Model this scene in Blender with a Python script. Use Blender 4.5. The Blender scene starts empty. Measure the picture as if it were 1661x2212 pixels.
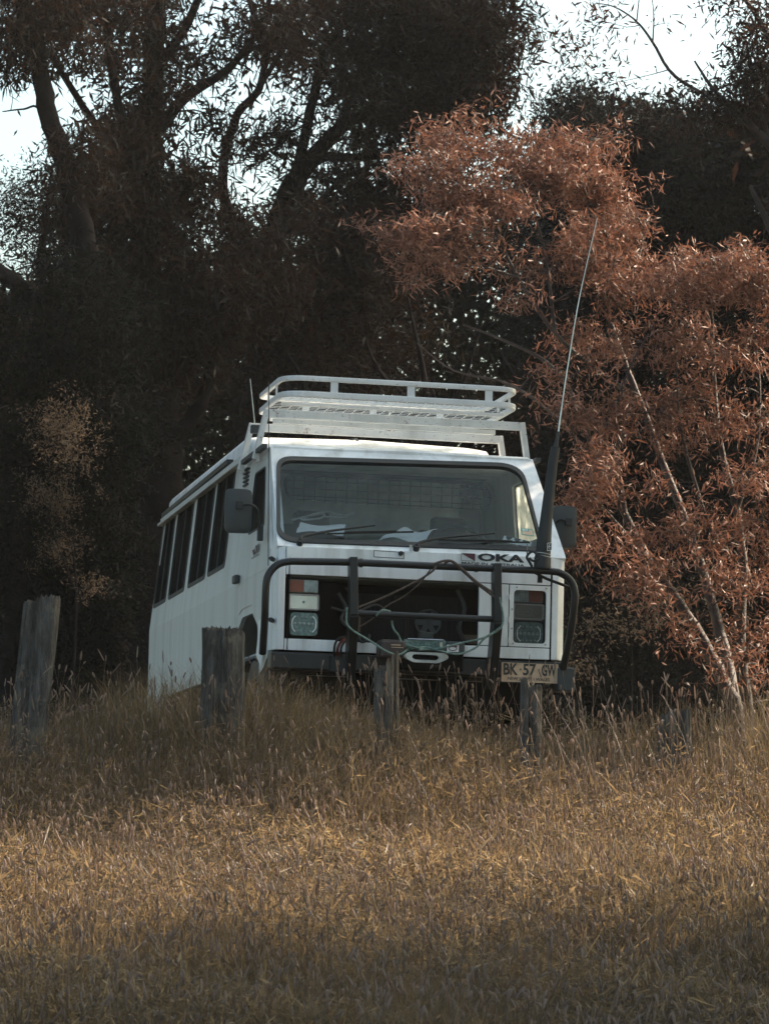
import bpy, math, random
import numpy as np
from mathutils import Vector, Matrix
from mathutils.geometry import tessellate_polygon
random.seed(7); RNG = np.random.default_rng(11)
SC = bpy.context.scene
COL = SC.collection
V = Vector

# ------------------------------------------------------------------ camera
F = 6820.0; UC, VC = 830.5, 1106.0      # focal length and centre of a 1661 x 2212 picture
PITCH = math.radians(4.0)
CAM = V((0, 0, 1.5))
def ray(u, v):                          # world direction of a picture point
    a, b = (u-UC)/F, (VC-v)/F
    return V((a, math.cos(PITCH) - b*math.sin(PITCH), math.sin(PITCH) + b*math.cos(PITCH)))
def at(u, v, Y):                        # world point at distance Y
    d = ray(u, v); return CAM + d*(Y/d.y)
cd = bpy.data.cameras.new('camera'); cam = bpy.data.objects.new('camera', cd); COL.objects.link(cam)
cam.location = CAM; cam.rotation_euler = (math.pi/2 + PITCH, 0, 0)
cd.sensor_fit = 'HORIZONTAL'; cd.sensor_width = 24.0; cd.lens = 24.0*F/1661; cd.clip_start = .1; cd.clip_end = 3000
cd.dof.use_dof = True; cd.dof.focus_distance = 20.8; cd.dof.aperture_fstop = 7.1
SC.camera = cam

# ------------------------------------------------------------------ tagging and mesh helpers
def tag(o, label=None, cat=None, group=None, kind=None):
    for k, val in (('label', label), ('category', cat), ('group', group), ('kind', kind)):
        if val: o[k] = val
    return o
def empty(name, loc=(0, 0, 0)):
    o = bpy.data.objects.new(name, None); o.location = loc; o.empty_display_size = .2; COL.objects.link(o); return o

def link(name, me, mat, parent=None, smooth=False):
    o = bpy.data.objects.new(name, me); COL.objects.link(o)
    if mat: me.materials.append(mat)
    if parent: o.parent = parent
    if smooth: me.shade_smooth()
    return o
def np_mesh(name, verts, faces, mat, parent=None, tint=None, smooth=False):
    """verts (N,3); faces (M,k) all of the same size k; tint: a float for each face"""
    me = bpy.data.meshes.new(name); k = faces.shape[1]
    me.vertices.add(len(verts)); me.vertices.foreach_set('co', np.ascontiguousarray(verts, dtype=np.float32).ravel())
    me.loops.add(faces.size); me.loops.foreach_set('vertex_index', np.ascontiguousarray(faces, dtype=np.int32).ravel())
    me.polygons.add(len(faces)); me.polygons.foreach_set('loop_start', np.arange(0, faces.size, k, dtype=np.int32))
    me.update(calc_edges=True)
    if tint is not None:
        a = me.attributes.new('tint', 'FLOAT', 'FACE'); a.data.foreach_set('value', np.ascontiguousarray(tint, dtype=np.float32))
    return link(name, me, mat, parent, smooth)

class MB:
    def __init__(s): s.v = []; s.f = []
    def add(s, vs, fs):
        b = len(s.v); s.v += [tuple(p) for p in vs]; s.f += [tuple(i+b for i in f) for f in fs]
    def box(s, c, size, m=None):
        c = V(c); hx, hy, hz = size[0]/2, size[1]/2, size[2]/2
        P = [V((x, y, z)) for x in (-hx, hx) for y in (-hy, hy) for z in (-hz, hz)]
        if m is not None: P = [m @ p for p in P]
        s.add([c+p for p in P], [(0, 1, 3, 2), (4, 6, 7, 5), (0, 4, 5, 1), (2, 3, 7, 6), (0, 2, 6, 4), (1, 5, 7, 3)]); return s
    def bar(s, a, b, w, h, upv=(0, 0, 1)):     # rectangular bar from a to b, w across and h along up
        a, b = V(a), V(b); d = (b-a).normalized(); x = d.cross(V(upv)).normalized(); z = x.cross(d)
        P = [q + x*(i*w/2) + z*(j*h/2) for q in (a, b) for i, j in ((-1, -1), (1, -1), (1, 1), (-1, 1))]
        s.add(P, [(0, 3, 2, 1), (4, 5, 6, 7), (0, 1, 5, 4), (1, 2, 6, 5), (2, 3, 7, 6), (3, 0, 4, 7)]); return s
    def tube(s, pts, r, n=8, sub=0):
        pts = [V(p) for p in pts]
        rs = list(r) if hasattr(r, '__len__') else [r]*len(pts)
        if sub and len(pts) > 2: pts, rs = catmull(pts, rs, sub)
        ref = V((0, 0, 1)); ring = []; px = None
        for i, p in enumerate(pts):
            d = (pts[min(i+1, len(pts)-1)] - pts[max(i-1, 0)])
            if d.length < 1e-9: d = V((0, 0, 1))
            d.normalize()
            if px is None:
                px = d.cross(ref)
                if px.length < .05: px = d.cross(V((1, 0, 0)))
            px = px - d*px.dot(d); px.normalize(); py = d.cross(px)
            ring.append([p + (px*math.cos(2*math.pi*k/n) + py*math.sin(2*math.pi*k/n))*rs[i] for k in range(n)])
        vs = [p for q in ring for p in q]; fs = []
        for i in range(len(ring)-1):
            for k in range(n):
                a, b = i*n+k, i*n+(k+1) % n; fs.append((a, b, b+n, a+n))
        fs.append(tuple(range(n-1, -1, -1))); m = (len(ring)-1)*n; fs.append(tuple(m+k for k in range(n)))
        s.add(vs, fs); return s
    def plate(s, outer, holes, o, ex, ey, th):
        """flat panel: 2-D outline and holes in the frame (o, ex, ey), thickness th against ex x ey"""
        o, ex, ey = V(o), V(ex), V(ey); nn = ex.cross(ey).normalized()
        loops = [outer]+list(holes); tri = tessellate_polygon([[V((a, b, 0)) for a, b in L] for L in loops])
        flat = [p for L in loops for p in L]; N = len(flat)
        A = [o+ex*a+ey*b for a, b in flat]; B = [p-nn*th for p in A]
        fs = []
        for t in tri:
            p = [flat[i] for i in t]
            cr = (p[1][0]-p[0][0])*(p[2][1]-p[0][1])-(p[1][1]-p[0][1])*(p[2][0]-p[0][0])
            t = tuple(t) if cr > 0 else tuple(reversed(t))
            fs.append(t); fs.append(tuple(i+N for i in reversed(t)))
        b = 0
        for L in loops:
            n = len(L)
            for i in range(n): j = (i+1) % n; fs.append((b+i, b+N+i, b+N+j, b+j))
            b += n
        s.add(A+B, fs); return s
    def loft(s, rings, cap=True):
        n = len(rings[0]); vs = [p for r in rings for p in r]; fs = []
        for i in range(len(rings)-1):
            for k in range(n):
                a, b = i*n+k, i*n+(k+1) % n; fs.append((a, b, b+n, a+n))
        if cap: fs.append(tuple(range(n-1, -1, -1))); m = (len(rings)-1)*n; fs.append(tuple(m+k for k in range(n)))
        s.add(vs, fs); return s
    def islands(s):
        par = list(range(len(s.v)))
        def find(a):
            while par[a] != a: par[a] = par[par[a]]; a = par[a]
            return a
        for f in s.f:
            r0 = find(f[0])
            for i in f[1:]: par[find(i)] = r0
        out = {}
        for f in s.f: out.setdefault(find(f[0]), []).append(f)
        res = []
        for fs in out.values():
            m = MB(); ids = sorted({i for f in fs for i in f}); mp = {i: k for k, i in enumerate(ids)}
            m.v = [s.v[i] for i in ids]; m.f = [tuple(mp[i] for i in f) for f in fs]; res.append(m)
        return res
    def split(s, name, mat, parent=None, **k):
        """every separate piece becomes a part of its own"""
        return [m.build(name, mat, parent, **k) for m in s.islands()]
    def build(s, name, mat, parent=None, smooth=False, bevel=0, angle=.6):
        me = bpy.data.meshes.new(name); me.from_pydata(s.v, [], s.f); me.validate()
        o = link(name, me, mat, parent)
        if smooth:
            me.shade_smooth()
            try: me.set_sharp_from_angle(angle=angle)
            except Exception: pass
        if bevel:
            m = o.modifiers.new('bevel', 'BEVEL'); m.width = bevel; m.segments = 2; m.limit_method = 'ANGLE'; m.angle_limit = .6
        return o
def catmull(pts, rs, sub):
    P = [pts[0]*2-pts[1]]+pts+[pts[-1]*2-pts[-2]]; R = [rs[0]]+rs+[rs[-1]]; op = []; orr = []
    for i in range(1, len(P)-2):
        for k in range(sub):
            t = k/sub; a, b, c, d = P[i-1:i+3]
            op.append(.5*((2*b)+(c-a)*t+(2*a-5*b+4*c-d)*t*t+(3*b-a-3*c+d)*t**3)); orr.append(R[i]*(1-t)+R[i+1]*t)
    op.append(pts[-1]); orr.append(rs[-1]); return op, orr
def rrect(pts, rad, seg=5):
    """polygon with rounded corners; rad one radius or one per corner"""
    n = len(pts); rad = rad if hasattr(rad, '__len__') else [rad]*n; out = []
    for i in range(n):
        p, a, b = V(pts[i]), V(pts[i-1]), V(pts[(i+1) % n]); r = rad[i]
        if r <= 0: out.append(tuple(p)); continue
        d1 = (a-p).normalized()*r; d2 = (b-p).normalized()*r
        for k in range(seg+1):
            t = k/seg; q = (p+d1)*(1-t)**2 + p*(2*t*(1-t)) + (p+d2)*t*t; out.append((q.x, q.y))
    return out
def rr(x0, x1, z0, z1, r, seg=5): return rrect([(x0, z0), (x1, z0), (x1, z1), (x0, z1)], r, seg)

# ------------------------------------------------------------------ materials
def mat(name):
    m = bpy.data.materials.new(name); m.use_nodes = True; nt = m.node_tree; b = nt.nodes['Principled BSDF']
    return m, nt, b
def N(nt, t, **kw):
    n = nt.nodes.new(t)
    for k, val in kw.items():
        if k in n.inputs.keys() and not hasattr(n, k): n.inputs[k].default_value = val
        else: setattr(n, k, val)
    return n
def ramp(nt, fac, stops):
    r = nt.nodes.new('ShaderNodeValToRGB'); e = r.color_ramp.elements
    while len(e) < len(stops): e.new(.5)
    for x, (p, c) in zip(e, stops): x.position = p; x.color = (c[0], c[1], c[2], 1)
    nt.links.new(fac, r.inputs[0]); return r.outputs[0]
def noise(nt, scale, detail=4, stretch=(1, 1, 1), rough=.6, coord='Object'):
    tc = nt.nodes.new('ShaderNodeTexCoord'); mp = nt.nodes.new('ShaderNodeMapping'); mp.inputs['Scale'].default_value = stretch
    nt.links.new(tc.outputs[coord], mp.inputs[0]); n = nt.nodes.new('ShaderNodeTexNoise')
    n.inputs['Scale'].default_value = scale; n.inputs['Detail'].default_value = detail; n.inputs['Roughness'].default_value = rough
    nt.links.new(mp.outputs[0], n.inputs['Vector']); return n.outputs['Fac']
def mix(nt, fac, a, b, mode='MIX'):
    m = nt.nodes.new('ShaderNodeMix'); m.data_type = 'RGBA'; m.blend_type = mode
    for sock, val in ((m.inputs[0], fac), (m.inputs[6], a), (m.inputs[7], b)):
        if isinstance(val, (int, float)): sock.default_value = val
        elif isinstance(val, tuple): sock.default_value = (*val, 1)
        else: nt.links.new(val, sock)
    return m.outputs[2]
def simple(name, col, rough=.5, metal=0, var=.25, scale=6, bump=0, spec=.5):
    m, nt, b = mat(name); f = noise(nt, scale)
    c = ramp(nt, f, [(.3, [x*(1-var) for x in col]), (.7, [min(1, x*(1+var)) for x in col])])
    nt.links.new(c, b.inputs['Base Color']); b.inputs['Roughness'].default_value = rough; b.inputs['Metallic'].default_value = metal
    b.inputs['Specular IOR Level'].default_value = spec
    if bump:
        bp = nt.nodes.new('ShaderNodeBump'); bp.inputs['Strength'].default_value = bump; bp.inputs['Distance'].default_value = .01
        nt.links.new(noise(nt, scale*8), bp.inputs['Height']); nt.links.new(bp.outputs[0], b.inputs['Normal'])
    return m
def leaf_mat(name, c1, c2, trans, tfac=.4, rough=.45, spec=.4, thin=None):
    """foliage: colour varies from leaf to leaf by the tint attribute"""
    m, nt, b = mat(name); out = nt.nodes['Material Output']
    a = nt.nodes.new('ShaderNodeAttribute'); a.attribute_name = 'tint'
    c = ramp(nt, a.outputs['Fac'], [(0, c1), (1, c2)])
    nt.links.new(c, b.inputs['Base Color']); b.inputs['Roughness'].default_value = rough; b.inputs['Specular IOR Level'].default_value = spec
    t = nt.nodes.new('ShaderNodeBsdfTranslucent'); tc = ramp(nt, a.outputs['Fac'], [(0, [x*.6 for x in trans]), (1, trans)])
    nt.links.new(tc, t.inputs[0]); mx = nt.nodes.new('ShaderNodeMixShader'); mx.inputs[0].default_value = tfac
    nt.links.new(b.outputs[0], mx.inputs[1]); nt.links.new(t.outputs[0], mx.inputs[2]); nt.links.new(mx.outputs[0], out.inputs[0])
    return m

def paint_mat(name, base=(.76, .79, .77), dirt=.5, rust=0.0):
    m, nt, b = mat(name)
    streak = noise(nt, 3.0, 6, (2, 2, .22)); blot = noise(nt, 2.1, 6); fine = noise(nt, 60, 3)
    c = mix(nt, ramp(nt, streak, [(.46, (0, 0, 0)), (.75, (dirt, dirt, dirt))]), base, (.46, .46, .42))
    c = mix(nt, ramp(nt, blot, [(.55, (0, 0, 0)), (.8, (dirt*.7,)*3)]), c, (.50, .49, .45))
    c = mix(nt, ramp(nt, fine, [(.64, (0, 0, 0)), (.76, (dirt*.6,)*3)]), c, (.34, .31, .28))
    if rust:
        rn = noise(nt, 7, 8, (1, 1, 1), .75)
        c = mix(nt, ramp(nt, rn, [(.70-rust*.22, (0, 0, 0)), (.76-rust*.18, (1, 1, 1))]), c, (.24, .12, .085))
        rs = noise(nt, 30, 6, (1, 1, 2), .7)
        c = mix(nt, ramp(nt, rs, [(.70-rust*.2, (0, 0, 0)), (.78-rust*.2, (.75,)*3)]), c, (.10, .085, .08))
    nt.links.new(c, b.inputs['Base Color']); b.inputs['Roughness'].default_value = .42
    bp = nt.nodes.new('ShaderNodeBump'); bp.inputs['Strength'].default_value = .12; bp.inputs['Distance'].default_value = .02
    nt.links.new(noise(nt, 1.6, 2), bp.inputs['Height']); nt.links.new(bp.outputs[0], b.inputs['Normal'])
    return m
def glass_mat(name, tint=(.55, .62, .6), dirt=.12, transp=.9):
    m, nt, b = mat(name); out = nt.nodes['Material Output']; nt.nodes.remove(b)
    tr = nt.nodes.new('ShaderNodeBsdfTransparent'); tr.inputs[0].default_value = (*tint, 1)
    gl = nt.nodes.new('ShaderNodeBsdfGlossy'); gl.inputs['Roughness'].default_value = .04; gl.inputs[0].default_value = (.40, .47, .46, 1)
    df = nt.nodes.new('ShaderNodeBsdfDiffuse'); df.inputs[0].default_value = (.42, .44, .42, 1)
    fr = nt.nodes.new('ShaderNodeFresnel'); fr.inputs['IOR'].default_value = 1.5
    m1 = nt.nodes.new('ShaderNodeMixShader'); nt.links.new(fr.outputs[0], m1.inputs[0]); nt.links.new(tr.outputs[0], m1.inputs[1]); nt.links.new(gl.outputs[0], m1.inputs[2])
    d = ramp(nt, noise(nt, 5, 8, (1, 1, .6), .75), [(.45, (dirt*.2,)*3), (.75, (dirt*2.5,)*3)])
    sp = ramp(nt, noise(nt, 70, 2), [(.72, (0, 0, 0)), (.80, (.2,)*3)])
    dd = nt.nodes.new('ShaderNodeMath'); dd.operation = 'ADD'; dd.use_clamp = True; nt.links.new(d, dd.inputs[0]); nt.links.new(sp, dd.inputs[1])
    m2 = nt.nodes.new('ShaderNodeMixShader'); nt.links.new(dd.outputs[0], m2.inputs[0]); nt.links.new(m1.outputs[0], m2.inputs[1]); nt.links.new(df.outputs[0], m2.inputs[2])
    nt.links.new(m2.outputs[0], out.inputs[0]); return m

M = dict(
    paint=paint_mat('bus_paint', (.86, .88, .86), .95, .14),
    side=paint_mat('bus_shaded_side_paint', (.62, .655, .635), .85),  # same white paint with a darker base: shade of the sides put into colour
    rack=paint_mat('rack_paint', (.78, .79, .77), .5, .4),
    rackrust=paint_mat('rack_rusty_paint', (.78, .78, .75), .6, .5),
    black=simple('black_steel', (.009, .011, .0115), .38, 0, .4, 5, .1),
    rubber=simple('black_rubber', (.013, .016, .016), .6),
    plastic=simple('mirror_plastic', (.035, .042, .042), .55),
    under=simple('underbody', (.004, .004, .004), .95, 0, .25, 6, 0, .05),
    interior=simple('cab_interior', (.42, .46, .45), .8),
    dash=simple('dashboard_vinyl', (.10, .115, .11), .6),
    chrome=simple('reflector_chrome', (.42, .42, .40), .18, 1, .15, 12),
    alloy=simple('cast_alloy', (.50, .52, .50), .42, .7, .3, 9),
    lamp_orange=simple('orange_lens', (.19, .045, .018), .25),
    lamp_clear=simple('clear_lens', (.24, .29, .28), .2, 0, .4, 20),
    lamp_led=simple('led_lens', (.12, .18, .17), .25, .2, .5, 40),
    bezel=simple('lamp_bezel', (.32, .30, .28), .4, .3),
    paper=simple('white_paper', (.80, .82, .80), .8, 0, .08),
    decal=simple('black_lettering', (.018, .018, .02), .5),
    maroon=simple('maroon_decal', (.10, .022, .035), .5),
    plate=simple('plate_face', (.62, .43, .28), .55, 0, .25, 14),
    platetext=simple('plate_lettering', (.03, .035, .03), .6, 0, .6, 25),
    green=simple('green_sticker', (.05, .32, .27), .6), tan=simple('tan_sticker', (.6, .42, .28), .6),
    rope=simple('green_rope', (.17, .25, .215), .9, 0, .5, 60, .5), strap=simple('brown_strap', (.10, .075, .062), .9, 0, .4, 40, .4),
    red=simple('red_cable', (.16, .025, .02), .5), cloth=simple('seat_cloth', (.06, .06, .055), .9),
    whip=simple('whip_steel', (.55, .62, .60), .35, .4), trunk=None)
glass = glass_mat('windscreen_glass', (.90, .94, .93), .026)
darkglass, nt, b = mat('tinted_glass'); nt.nodes.remove(b)
df_ = nt.nodes.new('ShaderNodeBsdfDiffuse'); gl_ = nt.nodes.new('ShaderNodeBsdfGlossy'); gl_.inputs['Roughness'].default_value = .12; mx_ = nt.nodes.new('ShaderNodeMixShader'); mx_.inputs[0].default_value = .05
nt.links.new(ramp(nt, noise(nt, 2.5, 6), [(.35, (.006, .007, .007)), (.75, (.022, .024, .022))]), df_.inputs[0]); nt.links.new(df_.outputs[0], mx_.inputs[1]); nt.links.new(gl_.outputs[0], mx_.inputs[2]); nt.links.new(mx_.outputs[0], nt.nodes['Material Output'].inputs[0])
cabglass = glass_mat('cab_door_glass', (.75, .78, .75), .05); glowglass = glass_mat('pale_glow_door_glass', (.8, .8, .76), .0)  # pale glow of the right window put into its colour as a milky layer
for n_ in glowglass.node_tree.nodes:
    if n_.type == 'BSDF_DIFFUSE':
        tl = glowglass.node_tree.nodes.new('ShaderNodeBsdfTranslucent'); tl.inputs[0].default_value = (.8, .82, .78, 1)
        tgt = [l.to_socket for l in n_.outputs[0].links]
        for t_s in tgt: glowglass.node_tree.links.new(tl.outputs[0], t_s)
    if n_.type == 'VALTORGB': n_.color_ramp.elements[0].color = (.25, .25, .25, 1); n_.color_ramp.elements[1].color = (.8, .8, .8, 1)

# ------------------------------------------------------------------ ground
GY = [-400, 0, 10, 12, 14, 16, 18, 19.5, 21, 24, 27.5, 34, 60, 400]; GZ = [0, 0, 0, .05, .235, .55, .92, 1.15, 1.22, 1.14, 1.02, .85, .5, .3]
def ground_z(x, y):
    y = np.asarray(y, dtype=float); x = np.asarray(x, dtype=float); z = 0
    for d in (-.8, -.4, 0, .4, .8): z = z + np.interp(y+d, GY, GZ)/5
    w = np.exp(-((y-21)/14)**2)
    return z - .034*x*w*np.clip(1-np.abs(x)/60, 0, 1) + .03*np.sin(x*1.3+y*.7) * np.clip(1-np.abs(y-18)/60, 0, 1) + .02*np.sin(x*2.9-y*1.9)*w
gx = np.concatenate([np.linspace(-120, -30, 8), np.linspace(-25, 25, 201), np.linspace(30, 120, 8)])
gy = np.concatenate([np.linspace(-59, -5, 6), np.linspace(0, 60, 241), np.linspace(65, 129, 6)])
X, Y = np.meshgrid(gx, gy); Zg = ground_z(X, Y); nx, ny = len(gx), len(gy)
idx = np.arange(nx*ny).reshape(ny, nx)
fc = np.stack([idx[:-1, :-1], idx[:-1, 1:], idx[1:, 1:], idx[1:, :-1]], -1).reshape(-1, 4)
gm, nt, b = mat('earth'); c = ramp(nt, noise(nt, 1.8, 8), [(.3, (.035, .026, .016)), (.7, (.085, .062, .035))]); nt.links.new(c, b.inputs['Base Color']); b.inputs['Roughness'].default_value = .95
gobj = np_mesh('ground', np.stack([X, Y, Zg], -1).reshape(-1, 3), fc, gm, smooth=True); tag(gobj, kind='structure')

# ------------------------------------------------------------------ grass (uncountable)
def blades(n, xr, yr, hmin, hmax, width, lean, seed, soft=0):
    r = np.random.default_rng(seed); y = r.uniform(yr[0], yr[1], n*3)
    if soft: y = yr[1]-np.abs(r.normal(0, soft, n*3))
    hw = .128*y+1.7 if xr is None else np.full(n*3, xr)
    x = r.uniform(-1, 1, n*3)*hw
    # tufts: clumped growth
    k = np.sin(x*3.1+1.7*np.sin(y*2.3))*np.sin(y*3.7+1.1*np.sin(x*2.9))+.5*np.sin(x*9+y*7)
    keep = r.uniform(-1.3, 1.2, n*3) < k; x, y = x[keep][:n], y[keep][:n]; n = len(x)
    z = ground_z(x, y); h = r.uniform(hmin, hmax, n)*(1+.35*np.sin(x*1.7+y*1.1))
    h = h*np.clip(1.15-(yr[1]-y)/(soft*3), .25, 1) if soft else h; th = r.uniform(0, 2*np.pi, n)
    ln = r.normal(0, lean, n); dx, dy = np.cos(th), np.sin(th); ph = r.uniform(0, 2*np.pi, n); sx, sy = np.cos(ph), np.sin(ph)
    w = width*r.uniform(.6, 1.4, n); vs = []
    for t, ww in ((0, 1), (.45, .85), (.8, .5)):
        off = ln*h*t**2; ax, ay, az = x+dx*off, y+dy*off, z-.02+h*t*np.sqrt(np.clip(1-(ln*t)**2*.5, .2, 1))
        vs += [np.stack([ax-sx*w*ww, ay-sy*w*ww, az], -1), np.stack([ax+sx*w*ww, ay+sy*w*ww, az], -1)]
    off = ln*h*1.25; tip = np.stack([x+dx*off, y+dy*off, z-.02+h*np.sqrt(np.clip(1-ln**2*.7, .15, 1))], -1)
    vs += [tip-np.stack([sx*w*.08, sy*w*.08, 0*w], -1), tip+np.stack([sx*w*.08, sy*w*.08, 0*w], -1)]
    P = np.stack(vs, 1).reshape(-1, 3); b0 = (np.arange(n)*8)[:, None]
    Fc = np.concatenate([b0+np.array([[0, 1, 3, 2]]), b0+np.array([[2, 3, 5, 4]]), b0+np.array([[4, 5, 7, 6]])], 1).reshape(-1, 4)
    tint = np.repeat(np.clip(r.uniform(0, 1, n)**3.0*(.85+.35*np.sin(x*1.1+y*.8+2*np.sin(x*.5))), 0, 1), 3)
    return P, Fc, tint
def stalks(n, yr, hmin, hmax, seed, headkind=0, xr=None, hl=.034):
    r = np.random.default_rng(seed); y = r.uniform(yr[0], yr[1], n); hw = .128*y+1.2
    x = r.uniform(-1, 1, n)*hw if xr is None else r.uniform(xr[0], xr[1], n)
    z = ground_z(x, y); h = r.uniform(hmin, hmax, n); th = r.uniform(0, 2*np.pi, n); ln = np.abs(r.normal(0, .16, n)); d = np.stack([np.cos(th), np.sin(th), 0*th], -1)
    rows = []; ns = 4; K = 3
    def pt(t): return np.stack([x, y, z-.03+h*t*np.sqrt(1-np.clip(ln*t, 0, .8)**2)], -1)+d*(ln*h*t**2*1.3)[:, None]
    ts = [0, .35, .7, 1.0]
    for t in ts:
        c = pt(t); rad = .0013*(1.25-.4*t)
        for k in range(K):
            a = 2*np.pi*k/K; rows.append(c+np.array([math.cos(a), math.sin(a), 0])*rad)
    tipd = pt(1.0)-pt(.9); tipd /= np.linalg.norm(tipd, axis=1)[:, None]
    if headkind == 0: bend = r.normal(0, .35, (n, 3)); tipd = tipd+bend*.6; tipd /= np.linalg.norm(tipd, axis=1)[:, None]
    L = hl*r.uniform(.6, 1.5, n); R = (.0040 if headkind == 0 else .0056)*r.uniform(.8, 1.25, n)
    sx = np.cross(tipd, np.array([.3, .9, .1])); sx /= np.linalg.norm(sx, axis=1)[:, None]; sy = np.cross(tipd, sx)
    c0 = pt(1.0); HK = 5; prof = [(0, .35), (.12, .95), (.5, 1.0), (.85, .7), (1, .12)]
    droop = r.uniform(0, .25, n) if headkind else 0*L
    for t, q in prof:
        c = c0+tipd*(L*t)[:, None]; c = c+np.array([0, 0, -1.])*(droop*L*t*t*2)[:, None]
        for k in range(HK):
            a = 2*np.pi*k/HK; rows.append(c+sx*(R*q*math.cos(a))[:, None]+sy*(R*q*math.sin(a))[:, None])
    P = np.stack(rows, 1); m = P.shape[1]; P = P.reshape(-1, 3); fs = []
    for i in range(3):
        for k in range(K): a, b = i*K+k, i*K+(k+1) % K; fs.append([a, b, b+K, a+K])
    B = 4*K
    for i in range(4):
        for k in range(HK): a, b = B+i*HK+k, B+i*HK+(k+1) % HK; fs.append([a, b, b+HK, a+HK])
    fs = np.array(fs); Fc = ((np.arange(n)*m)[:, None, None]+fs[None]).reshape(-1, 4)
    t1 = r.uniform(0, 1, n); tt = np.concatenate([np.repeat((t1*.5)[:, None], 9, 1), np.repeat((.5+t1*.5)[:, None], 20, 1)], 1).ravel()
    return P, Fc, tt
def grass_obj(name, parts, material, label, cat):
    P = []; Fs = []; T = []; b = 0
    for p, f, t in parts: P.append(p); Fs.append(f+b); T.append(t); b += len(p)
    o = np_mesh(name, np.concatenate(P), np.concatenate(Fs), material, tint=np.concatenate(T)); tag(o, label, cat, kind='stuff'); return o
g1 = leaf_mat('dry_grass', (.013, .012, .009), (.40, .295, .165), (.60, .42, .22), .34, .5, .3)
g2 = leaf_mat('seed_stalk', (.018, .017, .016), (.13, .105, .09), (.75, .58, .47), .34, .45, .5)
def litter(n, yr, zr, Lf, Wf, seed):
    r = np.random.default_rng(seed); y = r.uniform(yr[0], yr[1], n); x = r.uniform(-1, 1, n)*(.128*y+1.7)
    P = np.stack([x, y, ground_z(x, y)+r.uniform(zr[0], zr[1], n)*(1+.4*np.sin(x*2.3+y*3.1))], -1)
    d = r.normal(0, 1, (n, 3)); d[:, 2] = np.abs(d[:, 2])*.9; d /= np.linalg.norm(d, axis=1)[:, None]
    s_ = np.cross(d, r.normal(0, 1, (n, 3))); s_ /= np.linalg.norm(s_, axis=1)[:, None]; L_ = Lf*r.uniform(.4, 1.5, n)[:, None]; W_ = Wf*r.uniform(.5, 1.4, n)[:, None]
    vs = np.stack([P, P+d*L_*.45+s_*W_, P+d*L_, P+d*L_*.45-s_*W_], 1).reshape(-1, 3)
    return vs, np.arange(n*4).reshape(-1, 4), np.clip(r.uniform(0, 1, n)**3.2*(.85+.35*np.sin(x*1.1+y*.8+2*np.sin(x*.5))), 0, 1)
grass_obj('grass', [blades(30000, None, (12.6, 19.6), .05, .15, .0036, 1.0, 1), blades(14000, None, (12.6, 21.2), .08, .20, .0050, .9, 2), blades(44000, None, (17.6, 20.5), .30, .60, .0020, .5, 9, 1.1),
                    blades(16000, None, (12.6, 21.0), .14, .30, .0014, .5, 3), blades(26000, 9, (20.8, 30), .12, .35, .0035, .45, 4),
                    litter(150000, (12.6, 19.6), (.01, .17), .055, .0028, 21), litter(26000, (18.2, 21), (.05, .36), .070, .0026, 22), litter(2600, (12.8, 20.2), (.05, .22), .17, .0032, 23), litter(5200, (12.8, 20.2), (.10, .22), .075, .0055, 24)], g1,
          'short dry meadow grass covering the slope in front of the bus', 'grass')
grass_obj('seed_heads', [stalks(3800, (12.6, 19.6), .16, .32, 5, 0, None, .045), stalks(1000, (17.6, 20.6), .30, .56, 6, 1, None, .035), stalks(6500, (12.8, 20.6), .14, .32, 7, 1, None, .055), stalks(560, (18.3, 20.4), .44, .80, 8, 1, None, .045), stalks(480, (18.0, 20.4), .44, .80, 9, 0, None, .06)], g2,
          'thin stalks with brown plantain and grass seed heads rising above the meadow', 'seed heads')

# ------------------------------------------------------------------ bus frame of reference
b_ = np.array([-1380., -724., F]); b_ /= np.linalg.norm(b_); s_ = -.0471; t_ = -(b_[0]+b_[1]*s_)/b_[2]
r_ = np.array([1, s_, t_]); r_ /= np.linalg.norm(r_); u_ = np.array([r_[1]*b_[2]-r_[2]*b_[1], r_[2]*b_[0]-r_[0]*b_[2], r_[0]*b_[1]-r_[1]*b_[0]])
if u_[1] < 0: u_ = -u_
RL = np.stack([r_, b_, u_]); Z0 = 21.0; O_ = np.array([(910-UC), -(1415-VC), F])*Z0/F
def cam2world(c): return V((c[0], c[2]*math.cos(PITCH)-c[1]*math.sin(PITCH), c[2]*math.sin(PITCH)+c[1]*math.cos(PITCH)))
bx, by, bz = cam2world(r_), cam2world(b_), cam2world(u_)
BUSM = Matrix(((bx.x, by.x, bz.x, 0), (bx.y, by.y, bz.y, 0), (bx.z, by.z, bz.z, 0), (0, 0, 0, 1)))
BUSM.translation = CAM+cam2world(O_)
def hit(u, v, n, d):                    # a point of the bus, in bus coordinates (x right, y back, z up), on plane n.p = d
    rr_ = RL@np.array([u-UC, VC-v, F]); o = RL@(-O_); n = np.array(n, float); k = (d-n@o)/(n@rr_); return V(o+k*rr_)
def Q(u, v, y=0): return hit(u, v, (0, 1, 0), y)
def QX(u, v, x): return hit(u, v, (1, 0, 0), x)
bus = empty('off_road_bus'); bus.matrix_world = BUSM
tag(bus, 'white off-road bus with black bull bar and roof rack parked behind the tall grass', 'bus')

# body dimensions
HW, HT, ZW, ZT, L = 1.01, .925, .56, 1.50, 6.62
P_ = M['paint']
mb = MB()
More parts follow.
